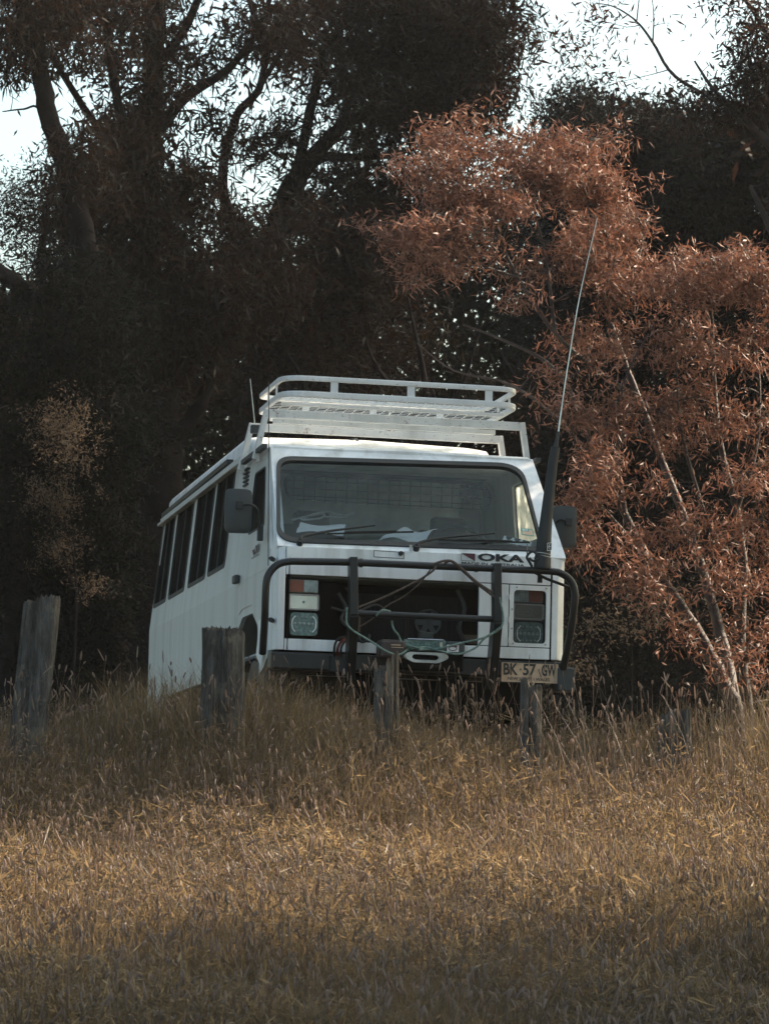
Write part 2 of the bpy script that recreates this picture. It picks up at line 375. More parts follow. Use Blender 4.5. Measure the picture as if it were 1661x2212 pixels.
# --- side walls, lower (vertical) and upper (leaning in), both sides
arch = [(.50, -.14), (.50, .02), (.62, .20), (.86, .30), (1.3, .30), (1.58, .20), (1.68, .02), (1.70, -.07)]
low = [(.16, -.04), (.30, -.10)]+[(y, z) for y, z in arch]+[(3.6, -.06), (5.4, -.06), (5.45, -.17), (L-.06, -.20), (L-.02, ZW), (.16, ZW)]
sl = V((HW-HT, 0, ZT-ZW)); slen = math.hypot(HW-HT, ZT-ZW)
def up_pt(u, v):                        # point on the left upper wall as (y, distance up the wall)
    n = (ZT-ZW, 0, -(HW-HT)); n = (n[0], 0, n[2]); d = -HW*n[0]+ZW*n[2]; p = hit(u, v, n, d); return (p.y, (p.z-ZW)*slen/(ZT-ZW))
win_uv = [((324.5, 1323), (353.5, 1305), (384.7, 1106), (351, 1127.5)), ((362.6, 1295), (394.6, 1277), (424.5, 1074), (388.5, 1101.5)),
          ((403.8, 1268), (440.4, 1247), (470, 1039), (432.8, 1068)), ((446, 1242), (483, 1217.5), (515, 1004), (477, 1033))]
wins = []
for q in win_uv:
    p = [up_pt(*c) for c in q]; y1 = (p[0][0]+p[3][0])/2; y0 = (p[1][0]+p[2][0])/2; z0 = (p[0][1]+p[1][1])/2; z1 = (p[2][1]+p[3][1])/2
    wins.append([y0, y1, z0, z1])
zb = sum(w[2] for w in wins)/4; zt_ = sum(w[3] for w in wins)/4
wins = [(w[0], min(w[1], L-.12), zb, zt_) for w in wins]

dw = [up_pt(*c) for c in ((524, 1167), (568.5, 1135), (569.4, 1012), (530.4, 1038))]
dwin = (.38, 1.30, (dw[0][1]+dw[1][1])/2, (dw[2][1]+dw[3][1])/2)
SLOPE_Y = .80-.03                       # windscreen leans back by this much
def door_hole(): return rrect([(.60, dwin[2]), (1.32, dwin[2]), (1.32, dwin[3]), (.86, dwin[3])], .04)
upper = [(.16, 0), (L-.02, 0), (L-.22, slen), (1.9, slen), (1.8, slen-.05), (.80, slen-.05), (.17, .22)]
for sgn in (-1, 1):
    # plate normal outward: left side wants ex x ey = -x
    if sgn < 0: ex = V((0, -1, 0)); mir = lambda pts: [(-a, b) for a, b in pts]
    else: ex = V((0, 1, 0)); mir = lambda pts: pts
    mb.plate(mir(low), [], (sgn*HW, 0, 0), ex, (0, 0, 1), .03)
    holes = [mir(rr(w[0], w[1], w[2], w[3], .06)) for w in wins]+[mir(door_hole())]
    mb.plate(mir(upper), holes, (sgn*HW, 0, ZW), ex, V((-sgn*(HW-HT), 0, ZT-ZW)).normalized(), .03)
mb.plate([(-HW+.04, -.2), (HW-.04, -.2), (HW-.04, ZW), (HT-.04, ZT), (-HT+.04, ZT), (-HW+.04, ZW)], [], (0, L-.03, 0), (-1, 0, 0), (0, 0, 1), .03)
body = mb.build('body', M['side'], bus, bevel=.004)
# --- roof: cab roof, raised rear roof, gutter
mb = MB(); sec = lambda y, hw, zs, zc: [V((x, y, z)) for x, z in ((-hw, zs-.05), (-hw, zs-.01), (-hw+.03, zs+.01), (-hw*.6, zc), (0, zc+.01), (hw*.6, zc), (hw-.03, zs+.01), (hw, zs-.01), (hw, zs-.05))]
mb.loft([sec(.775, HT+.004, 1.445, 1.452), sec(.83, HT+.006, 1.462, 1.474), sec(1.6, HT+.006, 1.478, 1.50), sec(2.1, HT+.006, 1.49, 1.51)])
mb.build('cab_roof', P_, bus, smooth=True)
mb = MB()
def sec2(y, hb, ht, z0, z1): return [V((x, y, z)) for x, z in ((-hb, z0), (-ht-.015, z1-.05), (-ht+.01, z1-.012), (-ht+.08, z1), (0, z1+.02), (ht-.08, z1), (ht-.01, z1-.012), (ht+.015, z1-.05), (hb, z0))]
mb.loft([sec2(1.78, .90, .88, 1.52, 1.58), sec2(1.95, .90, .875, 1.525, 1.66), sec2(2.3, .905, .875, 1.53, 1.715), sec2(6.45, .905, .875, 1.53, 1.715), sec2(6.58, .90, .86, 1.53, 1.66)])
mb.build('raised_roof', P_, bus, smooth=True, angle=.9)
mb = MB()
for s in (-1, 1):
    mb.bar((s*(HT+.022), 1.95, 1.485), (s*(HT+.022), 6.60, 1.485), .05, .022)
    mb.bar((s*(HT+.012), 1.95, 1.515), (s*(HT+.012), 6.55, 1.515), .03, .04)
mb.split('gutter', M['side'], bus, bevel=.004)
mb = MB()
for s in (-1, 1): mb.bar((s*(HT-.0), 2.7, 1.575), (s*(HT-.0), 6.5, 1.56), .05, .035)
mb.split('awning_rail', M['black'], bus)
mb = MB().bar((-.1, 2.02, 1.705), (-.09, 1.93, 1.66), .012, .012); mb.bar((-.1, 2.02, 1.705), (-.1, 2.35, 1.735), .012, .012); mb.build('roof_cord', M['rubber'], bus)
# --- windscreen surround plane
PY0, PZ0, PY1, PZ1 = .02, .690, .79, 1.455
wn = V((0, (PZ1-PZ0), -(PY1-PY0))).normalized(); wd = wn.dot(V((0, PY0, PZ0))); wy = V((0, PY1-PY0, PZ1-PZ0)).normalized(); wl = math.hypot(PY1-PY0, PZ1-PZ0)
WO = V((0, PY0, PZ0))
def W2(u, v): p = hit(u, v, tuple(wn), wd)-WO; return (p.x, p.dot(wy))
def WP(a, s, off=0): return WO+V((a, 0, 0))+wy*s-wn*off
ws_outer = [(-.985, 0), (.985, 0), (.985, .03), (.93, wl), (-.93, wl), (-.985, .03)]
hole = rrect([W2(597, 1172), W2(1176, 1193), W2(1127, 1003), W2(597, 987)], [.16, .05, .19, .12], 8)
seal_in = rrect([W2(605, 1163), W2(1168, 1184), W2(1121, 1011), W2(605, 996)], [.14, .045, .17, .10], 8)
MB().plate(ws_outer, [hole], WO, (1, 0, 0), wy, .03).build('windscreen_surround', P_, bus, bevel=.006)
wf = MB().plate(hole, [seal_in], WP(0, 0, .012), (1, 0, 0), wy, .03).build('windscreen', M['rubber'], bus, bevel=.004)
gm_ = MB(); gt = [V((a, b, 0)) for a, b in seal_in]; gm_.add([WP(a, b, -.002) for a, b in seal_in], [tuple(range(len(seal_in)))]); gm_.build('glass_pane', glass, wf)
# --- nose: corner posts with chamfer
def Fx(u, v): p = Q(u, v, 0); return (p.x, p.z)
xL, xR = -.955, .925
mb = MB()
for s in (-1, 1):
    prof = [(.905, 0), (.955, 0), (.995, .10), (HW, .17), (HW-.03, .19), (.93, .09), (.905, .03)]
    prof = [(x-.024*s if x < .99 else x, y) for x, y in prof]
    zb_ = 0.0
    ring = lambda z: [V((s*x, y, z)) for x, y in (prof if s > 0 else list(reversed(prof)))]
    prof_top = [(.905, .0), (.975, .015), (.992, .06), (HW-.008, .17), (HW-.03, .19), (.93, .09), (.905, .03)]
    prof_top = [(x-.024*s if x < .96 else x, y) for x, y in prof_top]
    rt = [V((s*x, y+.02, .70)) for x, y in (prof_top if s > 0 else list(reversed(prof_top)))]
    lo = [V((s*x, y, z)) for (x, y), z in zip(prof if s > 0 else list(reversed(prof)), [.0]*7)]
    mb.loft([lo, ring(.50), ring(.54), rt])
mb.split('corner_post', P_, bus, bevel=.005)
# a-pillars between surround and side walls
mb = MB()
for s in (-1, 1):
    A = [V((s*x, y, z)) for x, y, z in ((.93, PY0+.0, .69), (.985, PY0, .69), (1.006, .19, .69), (.96, .2, .69))]
    B = [V((s*x, y, z)) for x, y, z in ((.88, PY1, PZ1), (.927, PY1+.003, PZ1), (.928, PY1+.05, PZ1), (.88, PY1+.05, PZ1))]
    if s < 0: A.reverse(); B.reverse()
    A = [p+V((0, .018, -.006)) for p in A]; B = [p+V((0, .018, -.006)) for p in B]
    mb.loft([A, B])
mb.split('pillar', P_, bus)
# --- front panels
zc = lambda u, v: Q(u, v, 0).z
zu0, zu1 = .502, .688                    # upper panel

MB().plate([(-.925, zu0), (.877, zu0), (.877, zu1), (-.925, zu1)], [], (0, 0, 0), (1, 0, 0), (0, 0, 1), .03).build('bonnet_panel', P_, bus, bevel=.004)
MB().plate([(-.925, .0), (.877, .0), (.877, .075), (-.10, .075), (-.10, .068), (-.58, .068), (-.58, .075), (-.925, .075)], [], (0, 0, 0), (1, 0, 0), (0, 0, 1), .03).build('lower_panel', P_, bus, bevel=.003)
xh0 = Q(1100, 1300, 0).x; xh1 = .877; xo = Q(1035, 1300, 0).x
MB().plate([(xo, .081), (xh0-.005, .081), (xh0-.005, .495), (xo, .495)], [], (0, 0, 0), (1, 0, 0), (0, 0, 1), .03).build('fixed_panel', P_, bus, bevel=.003)
ld = rr(Q(1110, 1300).x, Q(1180, 1300).x, .105, .462, .03)
dr = MB().plate([(xh0+.003, .081), (xh1, .081), (xh1, .495), (xh0+.003, .495)], [ld], (0, 0, 0), (1, 0, 0), (0, 0, 1), .02).build('lamp_door', P_, bus, bevel=.003)
mb = MB()
for z in (.12, .26, .41): mb.tube([(xh0, -.006, z-.018), (xh0, -.006, z+.018)], .006, 6)
mb.split('hinge', P_, dr)
mb = MB(); x0, x1 = Q(1108, 1300).x, Q(1182, 1300).x; k = x0
while k < x1: mb.box((k, .012, .283), (.0014, .0014, .372)); k += .0105
k = .10
while k < .465: mb.box(((x0+x1)/2, .0128, k), (x1-x0, .0014, .0014)); k += .0105
mb.build('mesh_guard', M['plastic'], dr)
mb = MB()
for a, z in ((xh0+.05, .478), (xh1-.03, .478), (xh1-.03, .10), (xh0+.03, .10), (xh0+.02, .33), (xh0+.02, .2)): mb.tube([(a, .002, z), (a, -.005, z)], .006, 6)
mb.split('screw', M['bezel'], dr)
# bonnet hatch, washer nozzle, knobs
hx0, hx1 = Q(807, 1200).x, Q(873, 1200).x; hz0, hz1 = Q(840, 1205).z, Q(840, 1190).z
MB().plate([(hx0, hz0), (hx1, hz0-.004), (hx1, hz1-.004), (hx0, hz1)], [[(hx0+.004, hz0+.004), (hx1-.004, hz0), (hx1-.004, hz1-.008), (hx0+.004, hz1-.004)]], (0, -.0015, 0), (1, 0, 0), (0, 0, 1), .001).build('filler_flap', M['black'], bus)
p = Q(865, 1196); MB().tube([p+V((0, .002, 0)), p+V((0, -.02, 0))], .016, 10).build('filler_cap', M['rubber'], bus)
mb = MB(); p = Q(887, 1187); mb.bar(p+V((0, -.004, .03)), p+V((0, -.004, -.012)), .018, .01, (0, 1, 0)); mb.build('latch', M['alloy'], bus)
for (u, v) in ((588, 1208), (586, 1340)):
    p = QX(u, v, -1.0) if False else Q(u, v, .05); mb = MB(); mb.tube([p+V((.01, .02, 0)), p+V((-.012, -.045, 0))], .016, 10); mb.tube([p+V((-.012, -.045, 0)), p+V((-.025, -.07, 0))], .010, 8); mb.build('rubber_stop', M['rubber'], bus, smooth=True)
# --- engine bay seen through the open grille
mb = MB(); mb.plate([(-.9, .0), (.9, .0), (.9, .62), (-.9, .62)], [], (0, .55, 0), (1, 0, 0), (0, 0, 1), .02)
mb.plate([(0, 0), (.55, 0), (.55, .62), (0, .62)], [], (-.9, .0, 0), (0, 1, 0), (0, 0, 1), .01); mb.plate([(0, 0), (.55, 0), (.55, .62), (0, .62)], [], (.89, .0, 0), (0, 1, 0), (0, 0, 1), .01)
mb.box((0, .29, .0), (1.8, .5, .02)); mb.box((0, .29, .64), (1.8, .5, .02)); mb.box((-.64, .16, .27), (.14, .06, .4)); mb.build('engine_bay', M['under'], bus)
eng = MB(); eng.box((-.02, .32, .24), (.72, .05, .36)); 
for k in range(22): eng.box((-.36+k*.033, .29, .24), (.004, .012, .34))
eng = eng.build('radiator', simple('radiator_core', (.012, .012, .012), .6, 0, .3, 6, 0, .2), bus)
mb = MB(); p = Q(925, 1345, .2)
mb.tube([p+V((math.cos(a)*.085, 0, math.sin(a)*.085)) for a in [i*math.pi/8 for i in range(17)]], .008, 6)
for i in range(6): a = i*math.pi/3; mb.bar(p, p+V((math.cos(a)*.08, 0, math.sin(a)*.08)), .035, .006, (0, 1, 0))
mb.build('fan', simple('fan_plastic', (.05, .055, .055), .5), bus)
mb = MB()
mb.tube([(-.55, .12, .40), (-.50, .10, .30), (-.53, .08, .22), (-.45, .10, .15)], .012, 8, 5); mb.tube([(-.50, .14, .44), (-.42, .12, .35), (-.46, .09, .2)], .009, 8, 5)
mb.tube([(.28, .2, .46), (.32, .14, .33), (.28, .12, .2), (.34, .15, .1)], .014, 8, 5); mb.tube([(-.6, .1, .30), (-.45, .07, .27), (-.3, .1, .33), (-.2, .12, .28)], .008, 8, 5)
mb.split('hose', simple('engine_hose', (.05, .048, .045), .6), bus)
MB().box((-.42, .16, .2), (.06, .04, .10)).box((.38, .2, .13), (.1, .05, .06)).split('relay_box', simple('relay_plastic', (.13, .08, .05), .6), bus)
# --- lamps
def lamps(cu, mirror, parent_note):
    """stack of three lamps, cu = picture column of the centre"""
    def rc(u0, v0, u1, v1, y): a, b = Q(u0, v1, y), Q(u1, v0, y); return a.x, b.x, a.z, b.z
    y = .035
    du = cu-655
    sh = du*.0437
    # indicator
    x0, x1, z0, z1 = rc(623+du, 1254+sh, 687+du, 1279+sh, y)
    t = MB().plate(rr(x0, x1, z0, z1, .006), [], (0, y, 0), (1, 0, 0), (0, 0, 1), .03).build('turn_signal', M['bezel'], bus, bevel=.003)
    xm = (x0+x1)/2; a, b = ((x0+.004, xm), (xm+.002, x1-.004))
    if mirror: a, b = b, a
    MB().plate(rr(a[0], a[1], z0+.004, z1-.004, .005), [], (0, y-.012, 0), (1, 0, 0), (0, 0, 1), .014).build('orange_lens', M['lamp_orange'], t, bevel=.004)
    MB().plate(rr(b[0], b[1], z0+.004, z1-.004, .005), [], (0, y-.012, 0), (1, 0, 0), (0, 0, 1), .014).build('clear_lens', M['lamp_clear'], t, bevel=.004)
    # main headlight
    x0, x1, z0, z1 = rc(622+du, 1285+sh, 689+du, 1317+sh, y)
    h = MB().plate(rr(x0, x1, z0, z1, .014), [rr(x0+.010, x1-.010, z0+.010, z1-.010, .010)], (0, y-.012, 0), (1, 0, 0), (0, 0, 1), .04).build('headlight', M['bezel'], bus, bevel=.003)
    cx, cz, w, hh = (x0+x1)/2, (z0+z1)/2, (x1-x0)/2-.010, (z1-z0)/2-.010
    rings = []
    for k in range(6):
        t_ = k/5; rings.append([V((cx+w*(1-.72*t_)*c, y+.055*t_**.7, cz+hh*(1-.5*t_)*s)) for c, s in ((-1, -1), (-.4, -1), (.4, -1), (1, -1), (1, 0), (1, 1), (.4, 1), (-.4, 1), (-1, 1), (-1, 0))])
    MB().loft(rings).build('reflector', M['chrome'], h, smooth=True)
    mb = MB(); mb.tube([(cx, y+.04, cz), (cx, y+.0, cz)], [.012, .010], 10); mb.build('bulb', M['lamp_clear'], h, smooth=True)
    # led driving lamp
    x0, x1, z0, z1 = rc(624+du, 1325+sh, 687+du, 1372+sh, y)
    out = rrect([(x0+.004, z0), (x1-.004, z0), (x1, (z0+z1)/2), (x1-.004, z1), (x0+.004, z1), (x0, (z0+z1)/2)], [.03, .03, .02, .03, .03, .02])
    l = MB().plate(out, [], (0, y-.006, 0), (1, 0, 0), (0, 0, 1), .05).build('driving_lamp', M['lamp_led'], bus, bevel=.004)
    cx, cz = (x0+x1)/2, (z0+z1)/2; mb = MB()
    for j, rowz in enumerate((-.045, 0, .045)):
        for i in range(5):
            if j != 1 and i == 4: continue
            xx = cx+(i-2+(.5 if j != 1 else 0))*.030; mb.tube([(xx, y-.007, cz+rowz), (xx, y-.012, cz+rowz)], [.012 if j == 1 else .008, .005], 10)
    mb.split('led', M['lamp_clear'], l)
    mb = MB()
    for s in (-1, 1):
        mb.tube([(cx+s*.058, y-.009, cz+.052), (cx+s*.076, y-.010, cz+.03), (cx+s*.080, y-.010, cz), (cx+s*.076, y-.010, cz-.03), (cx+s*.058, y-.009, cz-.052)], .0042, 6, 4)
    mb.split('daytime_strip', M['paper'], l)
lamps(655.5, False, '')
lamps(1141, True, '')
# --- bull bar
def QP(lst): return [Q(*a) for a in lst]
bb = MB()
yb = -.24
bb.tube(QP([(567, 1412, -.06), (568.5, 1390, -.10), (572, 1330, -.2), (574.5, 1265, yb), (581, 1240, yb), (598, 1221, yb), (622, 1213.5, yb), (660, 1213.2, yb), (760, 1215, yb), (920, 1222, yb), (1080, 1229, yb), (1185, 1234, yb), (1214, 1240, yb), (1235, 1258, yb), (1242, 1284, yb), (1239, 1320, yb+.02), (1231, 1375, yb+.08), (1219, 1432, yb+.16), (1217, 1445, yb+.18)]), .0245, 14, 4)
bb = bb.build('bull_bar', M['black'], bus, smooth=True)
mb = MB()
for (ut, vt, um, vm, ub, vb) in ((762, 1204, 763, 1330, 755, 1462), (1072, 1217.5, 1073, 1345, 1060, 1482)):
    a, c, e = Q(ut, vt, yb), Q(um, vm, yb), Q(ub, vb, yb+.22)
    mb.bar(a, c, .052, .10, (0, 1, 0)); mb.bar(c+V((0, 0, .02)), e, .056, .12, (0, 1, 0))
mb.split('upright', M['black'], bb, bevel=.006)
mb = MB(); mb.tube(QP([(768, 1325, yb), (1066, 1338, yb)]), .021, 12); mb.build('cross_tube', M['black'], bb, smooth=True)
mb = MB()
for u, v in ((779, 1216), (1028, 1226.5)): mb.tube([Q(u-3, v, yb), Q(u+4, v+.2, yb)], .030, 12)
mb.split('clamp', M['black'], bb)
mb = MB(); mb.tube([Q(1150, 1234, yb+.01), Q(1180, 1250, yb+.03), Q(1228, 1268, yb+.05)], .010, 8, 4); mb.box(Q(1166, 1251, yb+.05), (.03, .02, .05)); mb.build('brace', M['black'], bb)
# bumper beam, underbody
mb = MB(); mb.box((0, .08, -.07), (2.02, .16, .115)); mb.build('bumper', M['black'], bus, bevel=.012)
mb = MB(); mb.box((.99, .06, -.13), (.12, .2, .16)); mb.build('bumper_bracket', M['plastic'], bus, bevel=.01)
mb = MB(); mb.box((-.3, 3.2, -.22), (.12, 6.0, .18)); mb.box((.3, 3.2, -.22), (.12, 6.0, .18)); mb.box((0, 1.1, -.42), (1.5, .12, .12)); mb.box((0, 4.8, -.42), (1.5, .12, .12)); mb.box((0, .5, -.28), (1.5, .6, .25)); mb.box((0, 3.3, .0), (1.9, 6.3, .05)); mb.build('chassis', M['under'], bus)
def wheel(x, y):
    s = -1 if x < 0 else 1; n = 40; rings = []
    prof = [(.22, -.10), (.33, -.115), (.39, -.10), (.42, -.07), (.42, .07), (.39, .10), (.33, .115), (.22, .10)]
    rg = [[V((x+q, y+math.cos(2*math.pi*k/n)*(r+(.008 if (k % 2 and r > .4) else 0)), -.36+math.sin(2*math.pi*k/n)*(r+(.008 if (k % 2 and r > .4) else 0)))) for k in range(n)] for r, q in prof]
    t = MB().loft(rg, cap=False).build('wheel', M['rubber'], bus, smooth=True)
    mb = MB(); mb.tube([(x-.05*s, y, -.36), (x+.06*s, y, -.36)], .225, 28); mb.tube([(x+.06*s, y, -.36), (x+.11*s, y, -.36)], [.09, .07], 16); mb.build('rim', M['paint'], t)
for x in (-.84, .84):
    for y in (1.1, 4.8): wheel(x, y)
# number plate
c = [Q(*q, -.02) for q in ((1082.8, 1471.2), (1204.2, 1478.5), (1206, 1435.8), (1082.8, 1430.9))]
px0, px1 = (c[0].x+c[3].x)/2, (c[1].x+c[2].x)/2; pz0, pz1 = (c[0].z+c[1].z)/2, (c[2].z+c[3].z)/2
npl = MB().plate(rr(px0, px1, pz0, pz1, .008), [], (0, -.022, 0), (1, 0, 0), (0, 0, 1), .003).build('number_plate', M['plate'], bus)
MB().plate(rr(px0, px1, pz0, pz1, .008), [rr(px0+.004, px1-.004, pz0+.004, pz1-.004, .006)], (0, -.0235, 0), (1, 0, 0), (0, 0, 1), .002).build('plate_border', M['tan'], npl)
MB().box(((px0+px1)/2, -.005, pz1+.004), (px1-px0+.01, .03, .012)).build('plate_bracket', M['plastic'], npl)
def text(s, p0, ex, ey, material, parent, name='lettering', bold=0.0, off=.0025, ital=0):
    """letters fitted to the parallelogram p0, ex, ey in bus coordinates"""
    cu = bpy.data.curves.new(name, 'FONT'); cu.body = s; cu.size = 1; cu.offset = bold; cu.resolution_u = 3
    t = bpy.data.objects.new('t', cu); COL.objects.link(t); dg = bpy.context.evaluated_depsgraph_get(); dg.update()
    me = bpy.data.meshes.new_from_object(t.evaluated_get(dg)); bpy.data.objects.remove(t)
    xs = [q.co.x for q in me.vertices]; ys = [q.co.y for q in me.vertices]; x0, x1, y0, y1 = min(xs), max(xs), min(ys), max(ys)
    p0, ex, ey = V(p0), V(ex), V(ey); nn = ex.cross(ey).normalized()
    for q in me.vertices: a, b = (q.co.x-x0)/(x1-x0), (q.co.y-y0)/(y1-y0); q.co = p0+ex*a+ey*b+nn*off
    me.materials.clear(); return link(name, me, material, parent)
def ftext(s, u0, v0, u1, v1, y, material, parent, bold=0, **k):
    a, b = Q(u0, v1, y), Q(u1, v1+(u1-u0)*.0437, y); t = Q(u0, v0, y)
    text(s, a, b-a, V((0, 0, t.z-a.z)), material, parent, bold=bold, **k)
text('BK', (px0+.014, -.0225, pz0+.046), (.098, 0, 0), (0, 0, .079), M['platetext'], npl, bold=.025)
text('57', (px0+.147, -.0225, pz0+.046), (.090, 0, 0), (0, 0, .079), M['platetext'], npl, bold=.025)
text('GW', (px0+.276, -.0225, pz0+.046), (.100, 0, 0), (0, 0, .079), M['platetext'], npl, bold=.025)
mb = MB()
for a in (.130, .257): mb.plate([(a-.006, 0), (a, -.009), (a+.006, 0), (a, .009)], [], (px0, -.0255, pz0+.085), (1, 0, 0), (0, 0, 1), .001)
mb.split('separator', M['platetext'], npl)
text('NEW SOUTH WALES', (px0+.043, -.0225, pz0+.012), (.29, 0, 0), (0, 0, .022), M['platetext'], npl, bold=.015)
# maker's lettering on the bonnet
dec = MB().plate([(0, 0), (1, 0), (1, 1), (0, 1)], [[(.03, .05), (.97, .05), (.97, .95), (.03, .95)]], Q(996, 1211.4, -.0015), Q(1026, 1212.7, -.0015)-Q(996, 1211.4, -.0015), V((0, 0, .052)), .0012).build('emblem', M['decal'], bus)
e0 = Q(996, 1211.4, -.0025); ex = Q(1026, 1212.7, -.0025)-e0
MB().plate([(.03, .95), (.97, .05), (.97, .95)], [], e0, ex, V((0, 0, .052)), .001).build('emblem_triangle', M['maroon'], dec)
ftext('OKA', 1031.5, 1194.8, 1132.3, 1211.6, -.001, M['decal'], bus, bold=.045)
ftext('MADE IN AUSTRALIA', 996.7, 1213.2, 1132.8, 1218.6, -.001, M['decal'], bus, bold=.025)
# --- doors
doors = []
for s in (-1, 1):
    d = MB()
    if s < 0: ex = V((0, -1, 0)); mir = lambda pts: [(-a, b) for a, b in pts]
    else: ex = V((0, 1, 0)); mir = lambda pts: pts
    dl = [(.22, .12), (.34, .18), (.50, .10), (.62, .26), (.86, .36), (1.3, .36), (1.46, .33), (1.46, ZW), (.22, ZW)]
    d.plate(mir(dl), [], (s*(HW+.004), 0, 0), ex, (0, 0, 1), .008)
    dd = [(.22, 0), (1.46, 0), (1.46, dwin[3]+.05), (.86, dwin[3]+.05), (.26, .20)]
    d.plate(mir(dd), [mir(door_hole())], (s*(HW+.004), 0, ZW), ex, V((-s*(HW-HT), 0, ZT-ZW)).normalized(), .008)
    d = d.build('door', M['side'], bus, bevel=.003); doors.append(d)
    hd = MB(); hd.box((s*(HW+.025), 1.50 if s < 0 else 1.38, .585), (.04, .13, .06)); hd.build('door_handle', M['plastic'], d, bevel=.01)
    fr = MB(); hh = door_hole(); cxm = sum(a for a, b in hh)/len(hh); czm = sum(b for a, b in hh)/len(hh)
    inn = [(cxm+(a-cxm)*.94, czm+(b-czm)*.94) for a, b in hh]
    w_ = fr.plate(mir(hh), [mir(inn)], (s*(HW+.008), 0, ZW), ex, V((-s*(HW-HT), 0, ZT-ZW)).normalized(), .02).build('door_window', M['rubber'], d)
    MB().plate(mir(inn), [], (s*(HW-.004), 0, ZW), ex, V((-s*(HW-HT), 0, ZT-ZW)).normalized(), .004).build('glass_pane', cabglass if s < 0 else glowglass, w_)
    mb = MB(); mb.bar((s*(HT+.045), .78, 1.452), (s*(HT+.045), 1.75, 1.452), .035, .03); mb.build('rain_strip', M['plastic'], bus)
    for w in wins:
        ey = V((-s*(HW-HT), 0, ZT-ZW)).normalized(); rim_o = mir(rr(w[0]-.012, w[1]+.012, w[2]-.012, w[3]+.012, .07)); rim_i = mir(rr(w[0]+.02, w[1]-.02, w[2]+.02, w[3]-.02, .045))
        sw = MB().plate(rim_o, [rim_i], (s*(HW+.006), 0, ZW), ex, ey, .03).build('side_window', M['rubber'], bus, bevel=.003)
        MB().plate(rim_i, [], (s*(HW-.008), 0, ZW), ex, ey, .005).build('glass_pane', darkglass, sw)
        ym = (w[0]+w[1])/2; MB().plate(mir([(ym-.014, w[2]), (ym+.014, w[2]), (ym+.014, w[3]), (ym-.014, w[3])]), [], (s*(HW+.001), 0, ZW), ex, ey, .008).build('sash', M['rubber'], sw)
    mb = MB()
    for k in range(5): mb.box((s*(HT+.022), 1.72, 1.40-k*.028), (.03, .17, .012))
    mb.build('air_vent', M['plastic'], bus)
    mb = MB()
    for yy, z0, z1 in ((1.68, -.08, .56), (2.75, -.1, .56), (3.9, -.1, .56), (5.2, .28, .56)): mb.box((s*(HW+.0015), yy, (z0+z1)/2), (.003, .012, z1-z0))
    mb.split('seam_strip', M['side'], bus)
# dented torn fender corner
mb = MB(); mb.add([(-HW-.015, .50, .18), (-HW-.03, .40, .21), (-HW-.012, .24, .25), (-HW-.01, .21, .05), (-HW-.03, .26, -.10), (-HW-.045, .36, -.02), (-HW-.02, .47, .03), (-HW-.04, .34, .10)],
                  [(0, 1, 7), (1, 2, 7), (2, 3, 7), (3, 4, 7), (4, 5, 7), (5, 6, 7), (6, 0, 7)]); mb.build('dented_fender', M['paint'], bus)
# side lettering
a = QX(544, 1204, -HW-.01); b = QX(560.8, 1195, -HW-.01)
def stext(s_, ua, va, ub, vb, h, bold):
    n = (ZT-ZW, 0, -(HW-HT)); d = -(HW+.0045)*n[0]+ZW*n[2]; a = hit(ua, va, n, d); b = hit(ub, vb, n, d)
    text(s_, a, b-a, V((HW-HT, 0, ZT-ZW)).normalized()*h, M['decal'], doors[0], bold=bold, off=.002)
    return a, b
stext('OKA', 549.5, 1199, 561, 1192.5, .066, .04)
stext('MADE IN AUSTRALIA', 544, 1208.5, 560.5, 1199.5, .014, .02)
n = (ZT-ZW, 0, -(HW-HT)); dd_ = -(HW+.008)*n[0]+ZW*n[2]; mb = MB(); mb.add([hit(*q, n, dd_) for q in ((544.5, 1189), (549.3, 1186), (549.8, 1200), (547.5, 1200))], [(0, 1, 2, 3)]); mb.build('emblem_triangle', M['maroon'], doors[0])
# --- mirrors
def mirror_part(c, w, h, d, arm, base):
    rings = []
    for t, k in ((-.5, .86), (-.42, .98), (0, 1.0), (.35, .95), (.5, .82)):
        rings.append([V((c.x+a*k, c.y+t*d, c.z+b*k)) for a, b in rr(-w/2, w/2, -h/2, h/2, .045, 4)])
    m = MB().loft(rings).build('side_mirror', M['plastic'], bus, smooth=True, angle=.9)
    mb = MB(); mb.tube(arm, .009, 8, 4); mb.box(arm[0], (.045, .03, .05)); mb.box(base, (.035, .05, .10)); mb.build('mirror_arm', M['rubber'], m)
    MB().plate(rr(-w/2+.015, w/2-.015, -h/2+.015, h/2-.015, .035), [], (c.x, c.y+d/2+.002, c.z), (-1, 0, 0), (0, 0, 1), .003).build('mirror_glass', M['chrome'], m)
ym = .42
c0 = Q(514, 1104, ym); wM = Q(543, 1104, ym).x-Q(485, 1104, ym).x; hM = Q(514, 1056, ym).z-Q(514, 1152, ym).z
mirror_part(c0, wM, hM, .09, [Q(518, 1091, ym-.06), Q(541, 1090, ym-.08), Q(556, 1101, ym-.06), Q(559, 1125, ym-.04), Q(560, 1142, ym-.02)], Q(562, 1152, ym))
c1 = Q(1216, 1139, ym); mirror_part(c1, wM*.96, hM*.98, .09, [Q(1228, 1128, ym-.06), Q(1212, 1122, ym-.07), Q(1200, 1130, ym-.04), Q(1196, 1148, ym)], Q(1192, 1158, ym))
